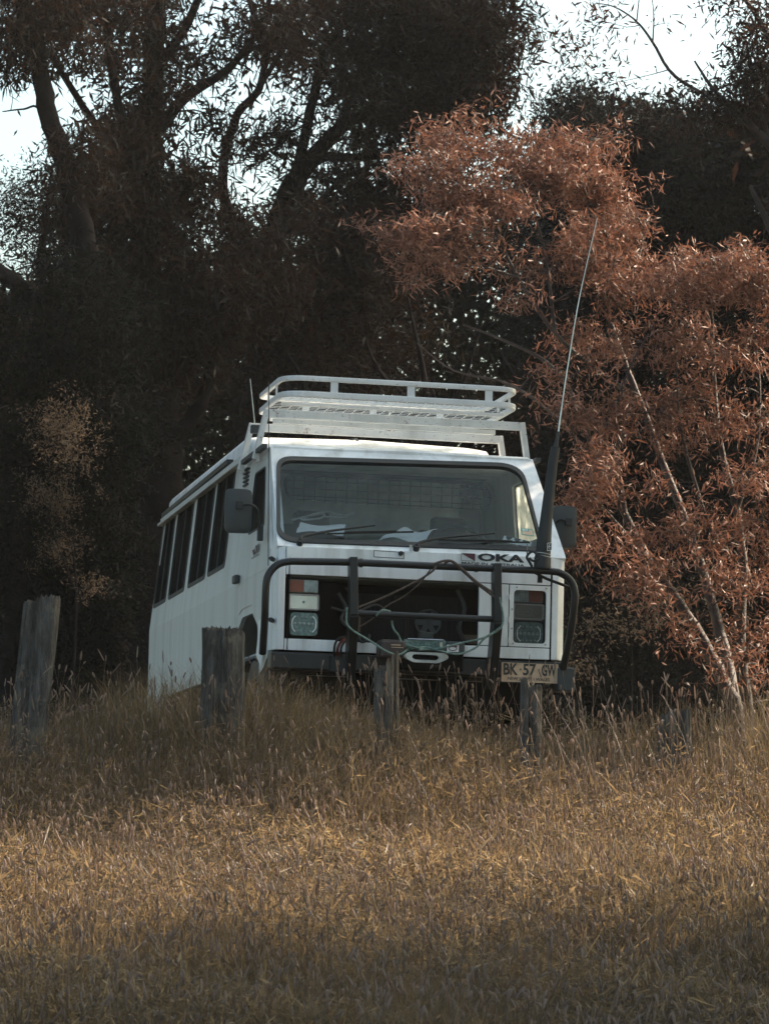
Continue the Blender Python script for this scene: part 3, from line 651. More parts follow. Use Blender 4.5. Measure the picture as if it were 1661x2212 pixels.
# --- wipers
for pts, bl in (([(647, 1176), (655, 1168), (715, 1156.5), (808, 1145)], ((706, 1158), (892, 1154))), ([(898.5, 1188), (906, 1182), (955, 1171.5), (1067, 1162)], ((950, 1172), (1143, 1177)))):
    W3 = lambda u, v, o: WP(*W2(u, v), off=o)
    mb = MB(); mb.tube([W3(*pts[0], .0), W3(*pts[0], .04)], .022, 10); mb.tube([W3(*pts[0], .035)]+[W3(*p, .04) for p in pts[1:]], [.014, .012, .009, .006], 8, 3)
    w = mb.build('wiper', M['rubber'], bus, smooth=True)
    mb = MB(); mb.bar(W3(*bl[0], .02), W3(*bl[1], .02), .010, .012); mb.bar(W3((bl[0][0]*.8+bl[1][0]*.2), (bl[0][1]*.8+bl[1][1]*.2), .032), W3((bl[0][0]*.2+bl[1][0]*.8), (bl[0][1]*.2+bl[1][1]*.8), .032), .006, .006); mb.build('blade', M['rubber'], w)
# --- cab interior
mb = MB(); mb.box((0, .42, .60), (1.8, .62, .10)); mb.box((0, .20, .56), (1.84, .34, .16)); mb.box((0, .80, .45), (1.84, .1, .35)); mb.build('dashboard', M['dash'], bus, bevel=.03)
mb = MB(); mb.box((0, 1.3, .02), (1.9, 1.6, .03)); mb.box((0, 2.3, 1.05), (1.80, .03, .55)); mb.box((0, 2.3, .35), (1.9, .03, .85)); mb.box((0, 1.55, 1.445), (1.74, 1.4, .02)); mb.build('cab_lining', M['interior'], bus)
for x in (-.5, .5):
    mb = MB(); mb.box((x, 1.25, .38), (.5, .5, .14)); mb.box((x, 1.5, .70), (.48, .13, .6), Matrix.Rotation(-.15, 3, 'X')); st = mb.build('seat', M['cloth'], bus, bevel=.04)
    MB().box((x, 1.54, 1.02), (.26, .09, .16)).build('headrest', M['cloth'], st, bevel=.03)
mb = MB(); cw = V((.42, .78, .82)); mb.tube([cw+V((math.cos(a)*.2, math.sin(a)*.14, math.sin(a)*.15)) for a in [i*math.pi/10 for i in range(21)]], .014, 8)
for a in (.3, 2.8, 4.7): mb.bar(cw, cw+V((math.cos(a)*.2, math.sin(a)*.14, math.sin(a)*.15)), .03, .012)
mb.tube([cw, cw+V((0, -.12, -.25))], .025, 8); mb.build('steering_wheel', M['rubber'], bus)
yc = 1.75; cg = rrect([(Q(612, 1082, yc).x, Q(612, 1075, yc).z), (Q(1068, 1102, yc).x, Q(1068, 1102, yc).z), (Q(1068, 1102, yc).x, 1.40), (Q(612, 1082, yc).x, 1.40)], .10)
cgi = [(a*.965, (b-1.15)*.9+1.15) for a, b in cg]
bar_ = MB().plate(cg, [cgi], (0, yc, 0), (1, 0, 0), (0, 0, 1), .02).build('cargo_barrier', M['rubber'], bus)
mb = MB(); xs = [a for a, b in cgi]; zs = [b for a, b in cgi]; k = min(xs)+.05
while k < max(xs): mb.box((k, yc+.01, (min(zs)+max(zs))/2), (.005, .005, max(zs)-min(zs))); k += .078
k = min(zs)+.04
while k < max(zs): mb.box(((min(xs)+max(xs))/2, yc+.004, k), (max(xs)-min(xs), .005, .005)); k += .055
mb.build('barrier_mesh', simple('barrier_wire', (.02, .02, .02), .5), bar_)
MB().box((-.1, yc+.12, 1.1), (1.5, .02, .6)).build('curtain', simple('curtain_cloth', (.62, .68, .67), .9, 0, .3, 4), bus)
# items lying on the dashboard: things of their own
def on_bus(o, label, cat, group=None): o.matrix_world = BUSM.copy(); tag(o, label, cat, group); return o
def sheet(quad, material, th=.004, curl=.012):
    n = 8; A = []
    p = [V(q) for q in quad]
    for i in range(n+1):
        for j in range(n+1):
            a, b = i/n, j/n; q = (p[0]*(1-a)+p[1]*a)*(1-b)+(p[3]*(1-a)+p[2]*a)*b
            A.append(q+V((0, 0, curl*(math.sin(a*5+b*3)+.6*math.sin(b*9+a*2)))))
    mb = MB(); mb.add(A, [(i*(n+1)+j, i*(n+1)+j+1, (i+1)*(n+1)+j+1, (i+1)*(n+1)+j) for i in range(n) for j in range(n)]); return mb
def dq(*uv): return [hit(u, v, (0, -.28, 1), .70) for u, v in uv]
o = sheet(dq((640, 1151), (741, 1156), (748, 1134), (650, 1129)), None).build('paper', M['paper']); on_bus(o, 'flat white sheets of paper lying behind the windscreen above the left wiper', 'paper')
o = sheet(dq((818, 1168), (905, 1172), (946, 1145), (880, 1142)), None, curl=.02).build('crumpled_paper', M['paper']); on_bus(o, 'crumpled white paper lying behind the middle of the windscreen', 'paper')
mb = MB(); a = dq((628, 1131), (660, 1122), (700, 1116), (690, 1126), (650, 1128), (700, 1112), (740, 1120), (766, 1113), (745, 1124), (700, 1122)); mb.tube([p+V((0, 0, .02)) for p in a], .007, 6, 4)
o = mb.build('cord', simple('pale_cord', (.4, .42, .4), .8)); on_bus(o, 'tangled pale cord heaped on the dashboard behind the papers', 'cord')
c = [WP(*W2(*q), off=-.012) for q in ((1084, 1168), (1146, 1179), (1150, 1168), (1090, 1154))]
mb = MB(); mb.add(c, [(0, 1, 2, 3)]); o = mb.build('card', M['paper']); on_bus(o, 'white card with three dark half circles at the lower right corner of the windscreen', 'card')
mb = MB()
for t in (.18, .48, .78):
    q0 = c[3]*(1-t)+c[2]*t; q1 = c[0]*(1-t)+c[1]*t; exx = (c[2]-c[3]).normalized()*.022; eyy = (q1-q0)*.55
    mb.add([q0-exx+wn*(-.002)]+[q0+exx*math.cos(a)*-1+eyy*math.sin(a)+wn*(-.002) for a in (.5, 1.1, 1.57, 2.1, 2.7)]+[q0+exx-wn*.002], [(0, 1, 2, 3, 4, 5, 6)])
k = mb.build('card_pattern', M['decal'], o)
# registration sticker on the glass
c = [WP(*W2(*q), off=.006) for q in ((1127, 1157), (1153, 1160), (1151, 1145), (1124, 1142.5))]
st = MB(); st.add(c, [(0, 1, 2, 3)]); st = st.build('sticker', M['green'], bus)
def lerp2(a, b): return (c[0]*(1-a)+c[1]*a)*(1-b)+(c[3]*(1-a)+c[2]*a)*b
mb = MB(); mb.add([lerp2(*q)-wn*.002 for q in ((.07, .08), (.93, .08), (.93, .9), (.66, .9), (.64, .56), (.07, .56))], [(0, 1, 2, 3, 4, 5)]); mb.build('sticker_field', M['tan'], st)
p0 = lerp2(.1, .64); text('2019', p0, lerp2(.56, .64)-p0, lerp2(.1, .90)-p0, M['paper'], st, bold=.02)
# --- roof rack
rk = MB(); hwk = .84; y0, y1 = .87, 1.90
def loopz(z, r):
    pts = rrect([(-hwk, y0), (hwk, y0), (hwk, y1), (-hwk, y1)], [.18, .18, .1, .1], 6); pts = pts+[pts[0]]
    return pts
zl, zh = Q(870, 862, y0).z, Q(870, 828, y0).z; 
TB = .036
def strip(mb, pts, z, h, w):
    n = len(pts)-1; rings = []
    for i in range(n):
        a, b, c = V(pts[i-1]), V(pts[i]), V(pts[(i+1) % n]); d = ((c-b).normalized()+(b-a).normalized()); d.normalize(); nn_ = V((-d.y, d.x))
        q0, q1 = b-nn_*w/2, b+nn_*w/2; rings.append([V((q0.x, q0.y, z-h/2)), V((q1.x, q1.y, z-h/2)), V((q1.x, q1.y, z+h/2)), V((q0.x, q0.y, z+h/2))])
    mb.loft(rings+[rings[0]], cap=False)
pts = loopz(0, 0)
strip(rk, pts, zl, .040, .03); strip(rk, pts, zh, .034, .03)
rk = rk.build('roof_rack', M['rack'], bus, bevel=.006)
mb = MB()
for u in (722, 888, 1056): x = Q(u, 845, y0).x; mb.box((x, y0, (zl+zh)/2), (.052, .010, zh-zl-.036))
for s in (-1, 1):
    for y in (1.15, 1.5): mb.box((s*hwk, y, (zl+zh)/2), (.010, .030, zh-zl-.036))
for x in (-.5, 0, .5): mb.box((x, y1, (zl+zh)/2), (.05, .010, zh-zl-.036))
mb.split('upright', M['rack'], rk)
mb = MB()
for k in range(25): x = -hwk+.03+k*(2*hwk-.06)/24; mb.box((x, (y0+y1)/2, zl-.002), (.0035, y1-y0-.03, .0035))
for k in range(13): y = y0+.04+k*(y1-y0-.06)/12; mb.box((0, y, zl+.003), (2*hwk-.03, .0035, .0035))
mb.build('mesh_floor', M['rack'], rk)
mb = MB()
for y, z, h, w in ((1.16, zl-.034, .024, 1.60), (1.42, zl-.062, .046, 1.58), (1.82, zl-.045, .045, 1.55)): mb.box((-.0, y, z), (w, .04, h))
zz_ = (Q(591, 910, 1.45).z+Q(1051, 933, 1.45).z)/2; mb.box((0, 1.45, zz_), (1.62, .04, .034)); mb.split('cross_member', M['rackrust'], rk, bevel=.003)
mb = MB()
for (uL, vL, uR, vR, y, zz) in ((583, 897, 1120, 917, 1.08, 0), (572, 927, 1074, 947, 1.75, 0)):
    a, b = Q(uL, vL, y), Q(uR, vR, y); z = (a.z+b.z)/2; mb.box((0, y, z), (1.82, .045, .056))
    for s in (-1, 1):
        mb.bar((s*.915, y-.01, z+.028), (s*.985, y+.04, 1.40), .06, .036, (1, 0, 0))
        mb.box((s*.965, y+.04, 1.41), (.012, .09, .06))
mb.split('support_frame', M['rackrust'], rk, bevel=.003)
mb = MB()
mb.box(Q(552, 927, 1.5), (.07, .06, .06)); mb.split('aerial_mount', M['plastic'], bus, bevel=.008)
mb = MB(); mb.tube([Q(551, 921, 1.5), Q(540.5, 818, 1.5)], [.004, .0025], 6); mb.build('aerial', M['whip'], bus)
mb = MB(); mb.tube([Q(579.5, 1222, .02), Q(579.8, 1120, .0), Q(580.5, 960, -.02), Q(581, 828, -.03)], .0032, 6); mb.tube([Q(581, 830, -.03), Q(581, 826, -.03)], .006, 8); mb.build('aerial', M['rubber'], bus)
# --- large radio aerial on the bull bar
ya = yb-.01
mb = MB(); ps = [(1171, 1228), (1172, 1205), (1173, 1200), (1175, 1170), (1180, 1120), (1188, 1050), (1194, 1000), (1200, 966)]
rs = [.058, .056, .050, .049, .041, .036, .033, .030]
mb.tube([Q(u, v, ya) for u, v in ps], rs, 16, 3); ant = mb.build('radio_aerial', M['rubber'], bus, smooth=True)
mb = MB(); n = 9
for k in range(n): t = k/(n-1); mb.tube([Q(1200.5+5*t, 964-28*t, ya), Q(1200.8+5*t, 962-28*t, ya)], .017-.006*t, 10)
mb.tube([Q(1200.5, 964, ya), Q(1206, 932, ya)], [.012, .008], 10); mb.build('spring', M['plastic'], ant)
mb = MB(); mb.tube([Q(1206, 932, ya), Q(1213, 880, ya), Q(1228, 780, ya), Q(1252, 640, ya), Q(1290, 470, ya)], [.0058, .0045, .0042, .0036, .0025], 6, 5); mb.build('whip', M['whip'], ant)
mb = MB()
for v, r in ((1196, .054), (1202, .0545)): mb.tube([Q(1173.5, v, ya), Q(1173.3, v+1.2, ya)], r, 16)
mb.split('cable_tie', M['alloy'], ant)
e0 = Q(1181.5, 1190, ya-.062); ex = Q(1191.5, 1189, ya-.062)-e0; ey = V((0, 0, .052))
lb = MB().plate([(0, 0), (1, 0), (1, 1), (0, 1)], [], e0, ex, ey, .002).build('maker_label', M['plastic'], ant)
mb = MB(); mb.plate([(.0, 0), (1, 0), (1, 1), (0, 1)], [[(.08, .06), (.92, .06), (.92, .94), (.08, .94)]], e0+V((0, -.002, 0)), ex, ey, .001)
mb.tube([e0+V((0, -.004, 0))+ex*(.6+.28*math.cos(a))+ey*(.5+.3*math.sin(a)) for a in [math.pi*(.55+.9*i/8) for i in range(9)]], .0018, 5); mb.bar(e0+V((0, -.004, 0))+ex*.15+ey*.5, e0+V((0, -.004, 0))+ex*.8+ey*.5, .003, .003); mb.build('label_mark', M['paper'], lb)
mb = MB(); mb.tube([Q(1164, 1206, ya-.03), Q(1155, 1193, ya-.03), Q(1146, 1193, ya-.02), Q(1138, 1203, ya-.02), Q(1143, 1213, ya-.02), Q(1149, 1224, ya-.0)], .009, 8, 4)
mb.tube([Q(1140, 1205, ya-.02), Q(1138, 1190, ya-.0), Q(1139, 1176, ya+.25)], .004, 6, 3); mb.tube([Q(1143, 1205, ya-.04), Q(1152, 1212, ya-.04), Q(1164, 1206, ya-.04)], .008, 8, 3); mb.build('coax_cable', M['rubber'], ant)
# --- winch, fairlead
ywn = -.16
def rc2(u0, v0, u1, v1, y): a, b = Q(u0, v1, y), Q(u1, v0, y); return ((a.x+b.x)/2, y, (a.z+b.z)/2), b.x-a.x, b.z-a.z
mb = MB(); c, w, h = rc2(816, 1384, 872, 1424, ywn); mb.box(c, (w, .16, h)); win = mb.build('winch', simple('winch_housing', (.05, .035, .03), .5), bus, bevel=.02)
c, w, h = rc2(872, 1384, 962, 1406, ywn); mb = MB(); mb.tube([V(c)-V((w/2, 0, 0)), V(c)+V((w/2, 0, 0))], h/2*.9, 14)
for k in range(14): x = c[0]-w/2+(k+.5)*w/14; mb.tube([(x-.006, c[1], c[2]), (x+.006, c[1], c[2])], h/2, 14)
mb.build('rope_drum', M['rope'], win)
mb = MB(); mb.tube(QP([(880, 1380.5, ywn-.05), (958, 1383.5, ywn-.05)]), .007, 8); c, w, h = rc2(948, 1386, 957, 1400, ywn-.06); mb.box(c, (.02, .02, .03)); mb.build('tie_rod', M['chrome'], win)
c, w, h = rc2(960, 1388, 1000, 1415, ywn); mb = MB(); mb.box(c, (w, .14, h)); mb.build('gearbox', M['plastic'], win, bevel=.012)
c, w, h = rc2(965, 1394, 991, 1408, ywn-.078); mb = MB(); mb.box(c, (w, .004, h)); lb = mb.build('rating_label', M['paper'], win)
mb = MB(); cc = V(c)+V((0, -.004, 0)); mb.tube([cc+V((math.cos(a)*w*.34, 0, math.sin(a)*h*.30)) for a in [i*math.pi/6 for i in range(13)]], .003, 5); mb.box(cc+V((0, 0, h*.35)), (w*.8, .003, .008)); mb.build('label_mark', M['maroon'], lb)
mb = MB(); c, w, h = rc2(842, 1392, 868, 1395, ywn-.085); mb.box(c, (w*.8, .004, .006)); mb.box(V(c)-V((-.01, 0, .016)), (w, .004, .004)); mb.build('maker_stripe', M['tan'], win)
mb = MB(); c, w, h = rc2(905, 1366, 935, 1380, ywn+.08); mb.box(c, (w, .05, h), Matrix.Rotation(.12, 3, 'Y')); mb.build('control_box', M['plastic'], win, bevel=.008)
def fl(u, v): p = Q(u, v, -.26); return (p.x, p.z)
fo = rrect([fl(870, 1418), fl(893, 1431), fl(948, 1433), fl(971, 1422), fl(963, 1411), fl(882, 1408)], .02); fi = rrect([fl(889, 1420), fl(896, 1425), fl(943, 1427), fl(950, 1422), fl(945, 1416), fl(894, 1413)], .012)
fd = MB().plate(fo, [fi], (0, -.26, 0), (1, 0, 0), (0, 0, 1), .03).build('fairlead', M['alloy'], bus, bevel=.008)
mb = MB()
for u, v in ((878, 1417), (963, 1419.5)): p = Q(u, v, -.26); mb.tube([p+V((0, .0, 0)), p+V((0, -.012, 0))], .011, 6)
mb.split('bolt', M['chrome'], fd)
mb = MB(); c, w, h = rc2(865, 1404, 1000, 1440, -.2); mb.box((c[0], -.19, c[2]-.02), (w, .08, h)); mb.build('winch_cradle', M['under'], bus, bevel=.01)
mb = MB(); mb.tube(QP([(722, 1420, -.05), (723, 1395, -.12), (731, 1380, -.12), (745, 1376, -.02)]), .008, 8, 5); mb.tube(QP([(737, 1424, -.05), (737, 1400, -.08), (748, 1382, -.02)]), .008, 8, 5); mb.tube(QP([(776, 1373, .0), (778, 1385, -.05), (786, 1387, -.05), (796, 1381, -.05), (798, 1372, .0)]), .009, 8, 4); mb.box(Q(732, 1435, -.02), (.12, .08, .10)); mb.build('control_cable', M['rubber'], win)
mb = MB(); mb.tube(QP([(730, 1418, -.05), (729, 1402, -.10), (736, 1388, -.10), (746, 1381, -.02)]), .010, 8, 5); mb.build('power_cable', M['red'], win)
# --- ropes and straps hanging on the bull bar: things of their own
def rope(pts, r, material, name, label, cat, more=(), n=7):
    mb = MB(); mb.tube([Q(*p) for p in pts], r, n, 6)
    for m_ in more: mb.tube([Q(*p) for p in m_], r, n, 6)
    o = mb.build(name, material, None, smooth=True); return on_bus(o, label, cat)
yr_ = yb-.05
rope([(750, 1312, yr_), (748.5, 1322, yr_), (753, 1354, yr_), (800, 1385, yr_), (838, 1409, yr_-.02), (862, 1414, yr_), (880, 1404, ywn-.08)], .0068, M['rope'], 'winch_rope', 'pale green rope running from the left upright of the bull bar down to the winch', 'rope',
     [[(813, 1331, yr_), (820, 1322, yr_-.02), (829, 1318, yr_-.02), (843, 1321, yr_)], [(846, 1341, yr_), (848, 1352, yr_), (852, 1362, yr_-.02), (861, 1373, yr_), (866, 1386, yr_)]])
rope([(876, 1392, ywn-.1), (900, 1399, ywn-.1), (923, 1399, yr_+.05), (950, 1406, yr_), (972, 1411.5, yr_), (996, 1412.5, yr_), (1028, 1399, yr_), (1047, 1379, yr_), (1079, 1359, yr_), (1087, 1337, yr_), (1081.5, 1303, yr_), (1079, 1290, yr_)], .0068, M['rope'], 'winch_rope', 'green rope sagging from the winch fairlead up round the right upright of the bull bar', 'rope',
     [[(905, 1403, ywn-.1), (930, 1403, yr_+.05), (950, 1400.5, yr_), (1001, 1388, yr_), (1038, 1380, yr_-.01), (1062, 1369, yr_-.01), (1080, 1356, yr_-.02)]])
ys = yb-.035
rope([(960, 1217, ys+.02), (972, 1212, ys), (984, 1219, ys), (999, 1233, ys), (1028, 1259, ys), (1060, 1284, ys), (1070, 1290, ys)], .0080, M['strap'], 'tie_strap', 'brown strap looped over the bull bar and pulled down to its right upright', 'strap',
     [[(935, 1219, ys+.02), (955, 1212.5, ys), (972, 1211, ys-.01), (986, 1218, ys-.01), (1006, 1236, ys-.01), (1030, 1257, ys-.01), (1064, 1280, ys-.01)]])
rope([(942, 1222, ys), (936, 1232, ys), (915, 1247, ys+.02), (891, 1260, ys+.02), (830, 1290, ys+.03), (772, 1313, ys+.02)], .0075, M['strap'], 'tie_strap', 'dark strap slanting from the middle of the top tube down to the left upright', 'strap')
rope([(930, 1230, ys+.06), (905, 1262, ys+.08), (870, 1290, ys+.1), (834, 1310, ys+.1), (800, 1340, ys+.08), (766, 1360, ys+.06)], .005, M['strap'], 'tie_strap', 'thin dark cord hanging slack behind the cross tube of the bull bar', 'cord')

# ------------------------------------------------------------------ fence posts
wood, nt, b = mat('weathered_wood')
gr = noise(nt, 6, 9, (4, 4, .6), .78); lich = noise(nt, 7, 5, (1, 1, 1), .7)
c = ramp(nt, gr, [(.30, (.022, .018, .015)), (.46, (.10, .09, .08)), (.60, (.20, .19, .172)), (.74, (.36, .355, .33))]); c = mix(nt, ramp(nt, lich, [(.56, (0, 0, 0)), (.64, (.8,)*3)]), c, (.23, .21, .165))
nt.links.new(c, b.inputs['Base Color']); b.inputs['Roughness'].default_value = .95; b.inputs['Specular IOR Level'].default_value = .1
bp = nt.nodes.new('ShaderNodeBump'); bp.inputs['Strength'].default_value = 1; bp.inputs['Distance'].default_value = .05; nt.links.new(gr, bp.inputs['Height']); nt.links.new(bp.outputs[0], b.inputs['Normal'])
def post(ub, ut, w, top, Yd, label, seed, depth=.16, split=None, wm=None):
    """old timber post: ub/ut = picture column of its centre at the ground / top, top = [(fraction across, picture row)]"""
    rs = random.Random(seed); vt = min(v for _, v in top); pt = at(ut, vt, Yd); pb = at(ub, vt, Yd); zb_ = float(ground_z(pb.x, Yd))-.15
    w = w/F*Yd; n = 64; rows = 26; rings = []
    base = V((pb.x, Yd, 0)); lean = (pt.x-pb.x)
    fr = [t for t, _ in top]; zz = [at(ut, v, Yd).z for _, v in top]; zmax = max(zz)
    prof = [1+.10*math.sin(2*a+seed)+.05*math.sin(5*a+seed*2)+(rs.uniform(-.20, -.08) if rs.random() < .16 else rs.uniform(-.025, .025)) for a in [2*math.pi*k/n for k in range(n)]]
    for j in range(rows+1):
        t = j/rows; ring = []
        for k in range(n):
            a = 2*math.pi*k/n; f_ = (math.cos(a)*.5+.5); zt = float(np.interp(f_, fr, zz))-.022*abs(math.sin(k*1.9+seed))-rs.choice([0, 0, .015])
            z = zb_+(zt-zb_)*t; q = 1+(prof[k]-1)*(.75+.5*math.sin(5*t+k*.35+seed))+.025*math.sin(9*t+k*.25)*(1.08-.08*t)
            if split and abs(math.cos(a)-split) < .16: q *= .80
            # superellipse outline
            ca, sa = math.cos(a), math.sin(a); sc = 1/((abs(ca)**3+abs(sa)**3)**(1/3))
            ring.append(V((base.x+lean*(z-zb_)/(zmax-zb_)+ca*sc*w/2*q, Yd+sa*sc*depth/2*q, z)))
        rings.append(ring)
    mb = MB(); mb.loft(rings, cap=False)
    # top: cap fan to a sunken ragged centre
    m = len(mb.v)-n; cz = sum(mb.v[m+k][2] for k in range(n))/n-.02; mb.v.append((sum(mb.v[m+k][0] for k in range(n))/n, Yd, cz)); ci = len(mb.v)-1
    for k in range(n): mb.f.append((m+k, m+(k+1) % n, ci))
    o = mb.build('fence_post', wm or wood, None, smooth=True, angle=.35); tag(o, label, 'post', 'old timber fence posts in front of the bus'); return o
wood_dark = wood.copy(); wood_dark.name = 'dark_weathered_wood'
for n_ in wood_dark.node_tree.nodes:
    if n_.type == 'VALTORGB' and len(n_.color_ramp.elements) == 4:
        for e_ in n_.color_ramp.elements: e_.color = tuple(q*.95 for q in e_.color[:3])+(1,)
post(48, 93, 78, [(0, 1297), (.15, 1292), (.28, 1300), (.36, 1284), (.6, 1282), (1, 1286)], 19.4, 'grey split timber post standing alone left of the bus', 3, split=-.35, wm=wood_dark)
post(478, 482, 86, [(0, 1356), (.12, 1351), (.33, 1350), (.37, 1356), (.41, 1351), (.8, 1352), (1, 1362)], 19.6, 'broad dark post with round lichen patches before the front wheel of the bus', 8, split=-.25, wm=wood_dark)
post(834, 835, 55, [(0, 1447), (.2, 1438), (.45, 1432), (.5, 1420), (.62, 1424), (.72, 1407), (.9, 1402), (.97, 1408), (1, 1420)], 19.3, 'splintered post with a tall jagged spike below the winch', 5)
post(1142, 1147, 46, [(0, 1480), (.05, 1462), (.3, 1459), (.38, 1474), (.5, 1480), (.58, 1471), (.75, 1477), (1, 1477)], 19.2, 'narrow pale broken post covering part of the number plate', 13, depth=.12)
post(1452, 1455, 68, [(0, 1560), (.2, 1545), (.35, 1530), (.6, 1527), (1, 1530)], 19.6, 'short weathered stump post right of the bus near the forked tree', 21)

# ------------------------------------------------------------------ trees
bark = simple('gum_bark', (.16, .125, .11), .85, 0, .45, 2.5, .6)
bark_dark = simple('dark_bark', (.018, .015, .015), .95, 0, .5, 4, 1, .05)
bark_pale = simple('smooth_pale_bark', (.042, .031, .029), .62, 0, .5, 5, .9, .28)
def leaves(C, n_each, spread, Lf, Wf, droop, seed, tint_c=None, updir=None):
    """n_each leaves round each centre; returns verts, quads, tint"""
    r = np.random.default_rng(seed); m = len(C); n = m*n_each
    P = np.repeat(C, n_each, 0); sp = np.repeat(np.atleast_1d(spread)*np.ones(m), n_each)
    P = P+r.normal(0, 1, (n, 3))*sp[:, None]*np.array([1, 1, .8])
    d = r.normal(0, 1, (n, 3)); d[:, 2] -= droop; d /= np.linalg.norm(d, axis=1)[:, None]
    s = np.cross(d, r.normal(0, 1, (n, 3))); s /= np.linalg.norm(s, axis=1)[:, None]; nn = np.cross(d, s)
    L_ = Lf*r.uniform(.4, 1.5, n)[:, None]; W_ = Wf*r.uniform(.6, 1.4, n)[:, None]; bend = nn*L_*r.uniform(-.12, .12, n)[:, None]
    vs = np.stack([P, P+d*L_*.42+s*W_+bend*.6, P+d*L_, P+d*L_*.42-s*W_+bend*.6], 1).reshape(-1, 3)
    fs = np.arange(n*4).reshape(-1, 4)
    tc = r.uniform(0, 1, m) if tint_c is None else tint_c
    t = np.clip(np.repeat(tc, n_each)*.55+r.uniform(0, 1, n)*.5, 0, 1)
    return vs, fs, t
CLUMP = 11
def blob_pts(blobs, seed):
    r = np.random.default_rng(seed); out = []
    for (u, v, Yd, ru, rv, ry, n) in blobs:
        c = np.array(at(u, v, Yd)); k = Yd/F; q = r.normal(0, 1, (n, 3)); q /= np.linalg.norm(q, axis=1)[:, None]; q *= (r.uniform(0, 1, n)**.33)[:, None]
        m = max(1, n//CLUMP); cl = q[:m]; q = np.repeat(cl, CLUMP+1, 0)[:n]
        q = q*np.array([ru*k, ry, rv*k])+r.normal(0, 1, (len(q), 3))*np.array([.13, .13, .085])*r.uniform(.5, 1.3, (len(q), 1))*(Yd/27)
        out.append(c+q)
    return np.concatenate(out)
def tree(name, label, cat, base, limbs, blobs, n_each, spread, Lf, Wf, droop, leafm, barkm, seed, group=None, twig=.4, twig_r=.007, crown='crown', reach=2.5):
    """limbs: polylines of (u, v, distance, radius in metres); blobs: foliage masses; twigs reach from the nearest limb to the sprays"""
    root = empty(name, base); tag(root, label, cat, group); off = V(base)
    mb = MB(); samp = []
    for Lm in limbs:
        pts = [(at(*p[:3]) if len(p) == 4 else V(p[0])) for p in Lm]; rad = [p[-1] for p in Lm]
        q, r2 = catmull(pts, rad, 5) if len(pts) > 2 else (pts, rad)
        rr_ = random.Random(seed+len(samp)); q = [p+V((rr_.uniform(-1, 1), rr_.uniform(-1, 1), rr_.uniform(-1, 1)))*rd*.12 for p, rd in zip(q, r2)]
        mb.tube([p-off for p in q], r2, 9); samp += [(p, rd) for p, rd in zip(q, r2)]
    C = blob_pts(blobs, seed)
    if samp:
        S = np.array([tuple(p) for p, _ in samp]); SR = np.array([rd for _, rd in samp]); rr_ = random.Random(seed)
        pen = S[None, :, :]
        idx_ = RNG.permutation(len(C))[:int(len(C)*twig)]
        nodes = list(map(tuple, S)); 
        for i in idx_:
            c = C[i]; dv = S-c; dist = np.sqrt((dv**2).sum(1))+np.clip(dv[:, 2], 0, None)*1.2; j = int(dist.argmin())
            if dist[j] > reach*1.6: continue
            a = V(S[j]); b = V(c); m1 = a.lerp(b, .4)+V((rr_.uniform(-1, 1), rr_.uniform(-1, 1), rr_.uniform(-.4, 1)))*(b-a).length*.12; m2 = a.lerp(b, .75)+V((rr_.uniform(-1, 1), rr_.uniform(-1, 1), rr_.uniform(-.4, 1)))*(b-a).length*.10
            r0 = min(SR[j]*.6, twig_r*(1+1.0*(b-a).length)); mb.tube([a-off, m1-off, m2-off, b-off], [r0, r0*.7, r0*.45, r0*.22], 4, 2)
            if (b-a).length > .4: S = np.vstack([S, [tuple(m1)], [tuple(m2)]]); SR = np.concatenate([SR, [r0*.8, r0*.55]])
    if mb.v: mb.build('trunk', barkm, root, smooth=True, angle=1.2)
    vs, fs, t = leaves(C, n_each, spread, Lf, Wf, droop, seed+1)
    np_mesh(crown, vs-np.array(base), fs, leafm, root, tint=t)
    return root
def gz(u, Yd): p = at(u, 1600, Yd); return V((p.x, Yd, float(ground_z(p.x, Yd))))

m_orange = leaf_mat('copper_gum_leaves', (.016, .012, .0105), (.32, .175, .13), (.30, .13, .08), .24, .5, .18)
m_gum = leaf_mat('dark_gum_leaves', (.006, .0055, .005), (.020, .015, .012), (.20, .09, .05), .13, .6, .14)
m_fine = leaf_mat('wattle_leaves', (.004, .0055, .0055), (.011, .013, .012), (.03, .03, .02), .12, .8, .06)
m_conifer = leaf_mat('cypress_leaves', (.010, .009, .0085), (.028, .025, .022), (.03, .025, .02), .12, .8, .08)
m_gold = leaf_mat('golden_shrub_leaves', (.022, .020, .017), (.13, .105, .08), (.30, .22, .15), .4, .6, .2)
m_wood = leaf_mat('thicket_leaves', (.006, .006, .0055), (.012, .011, .010), (.06, .04, .015), .15, .8, .08)

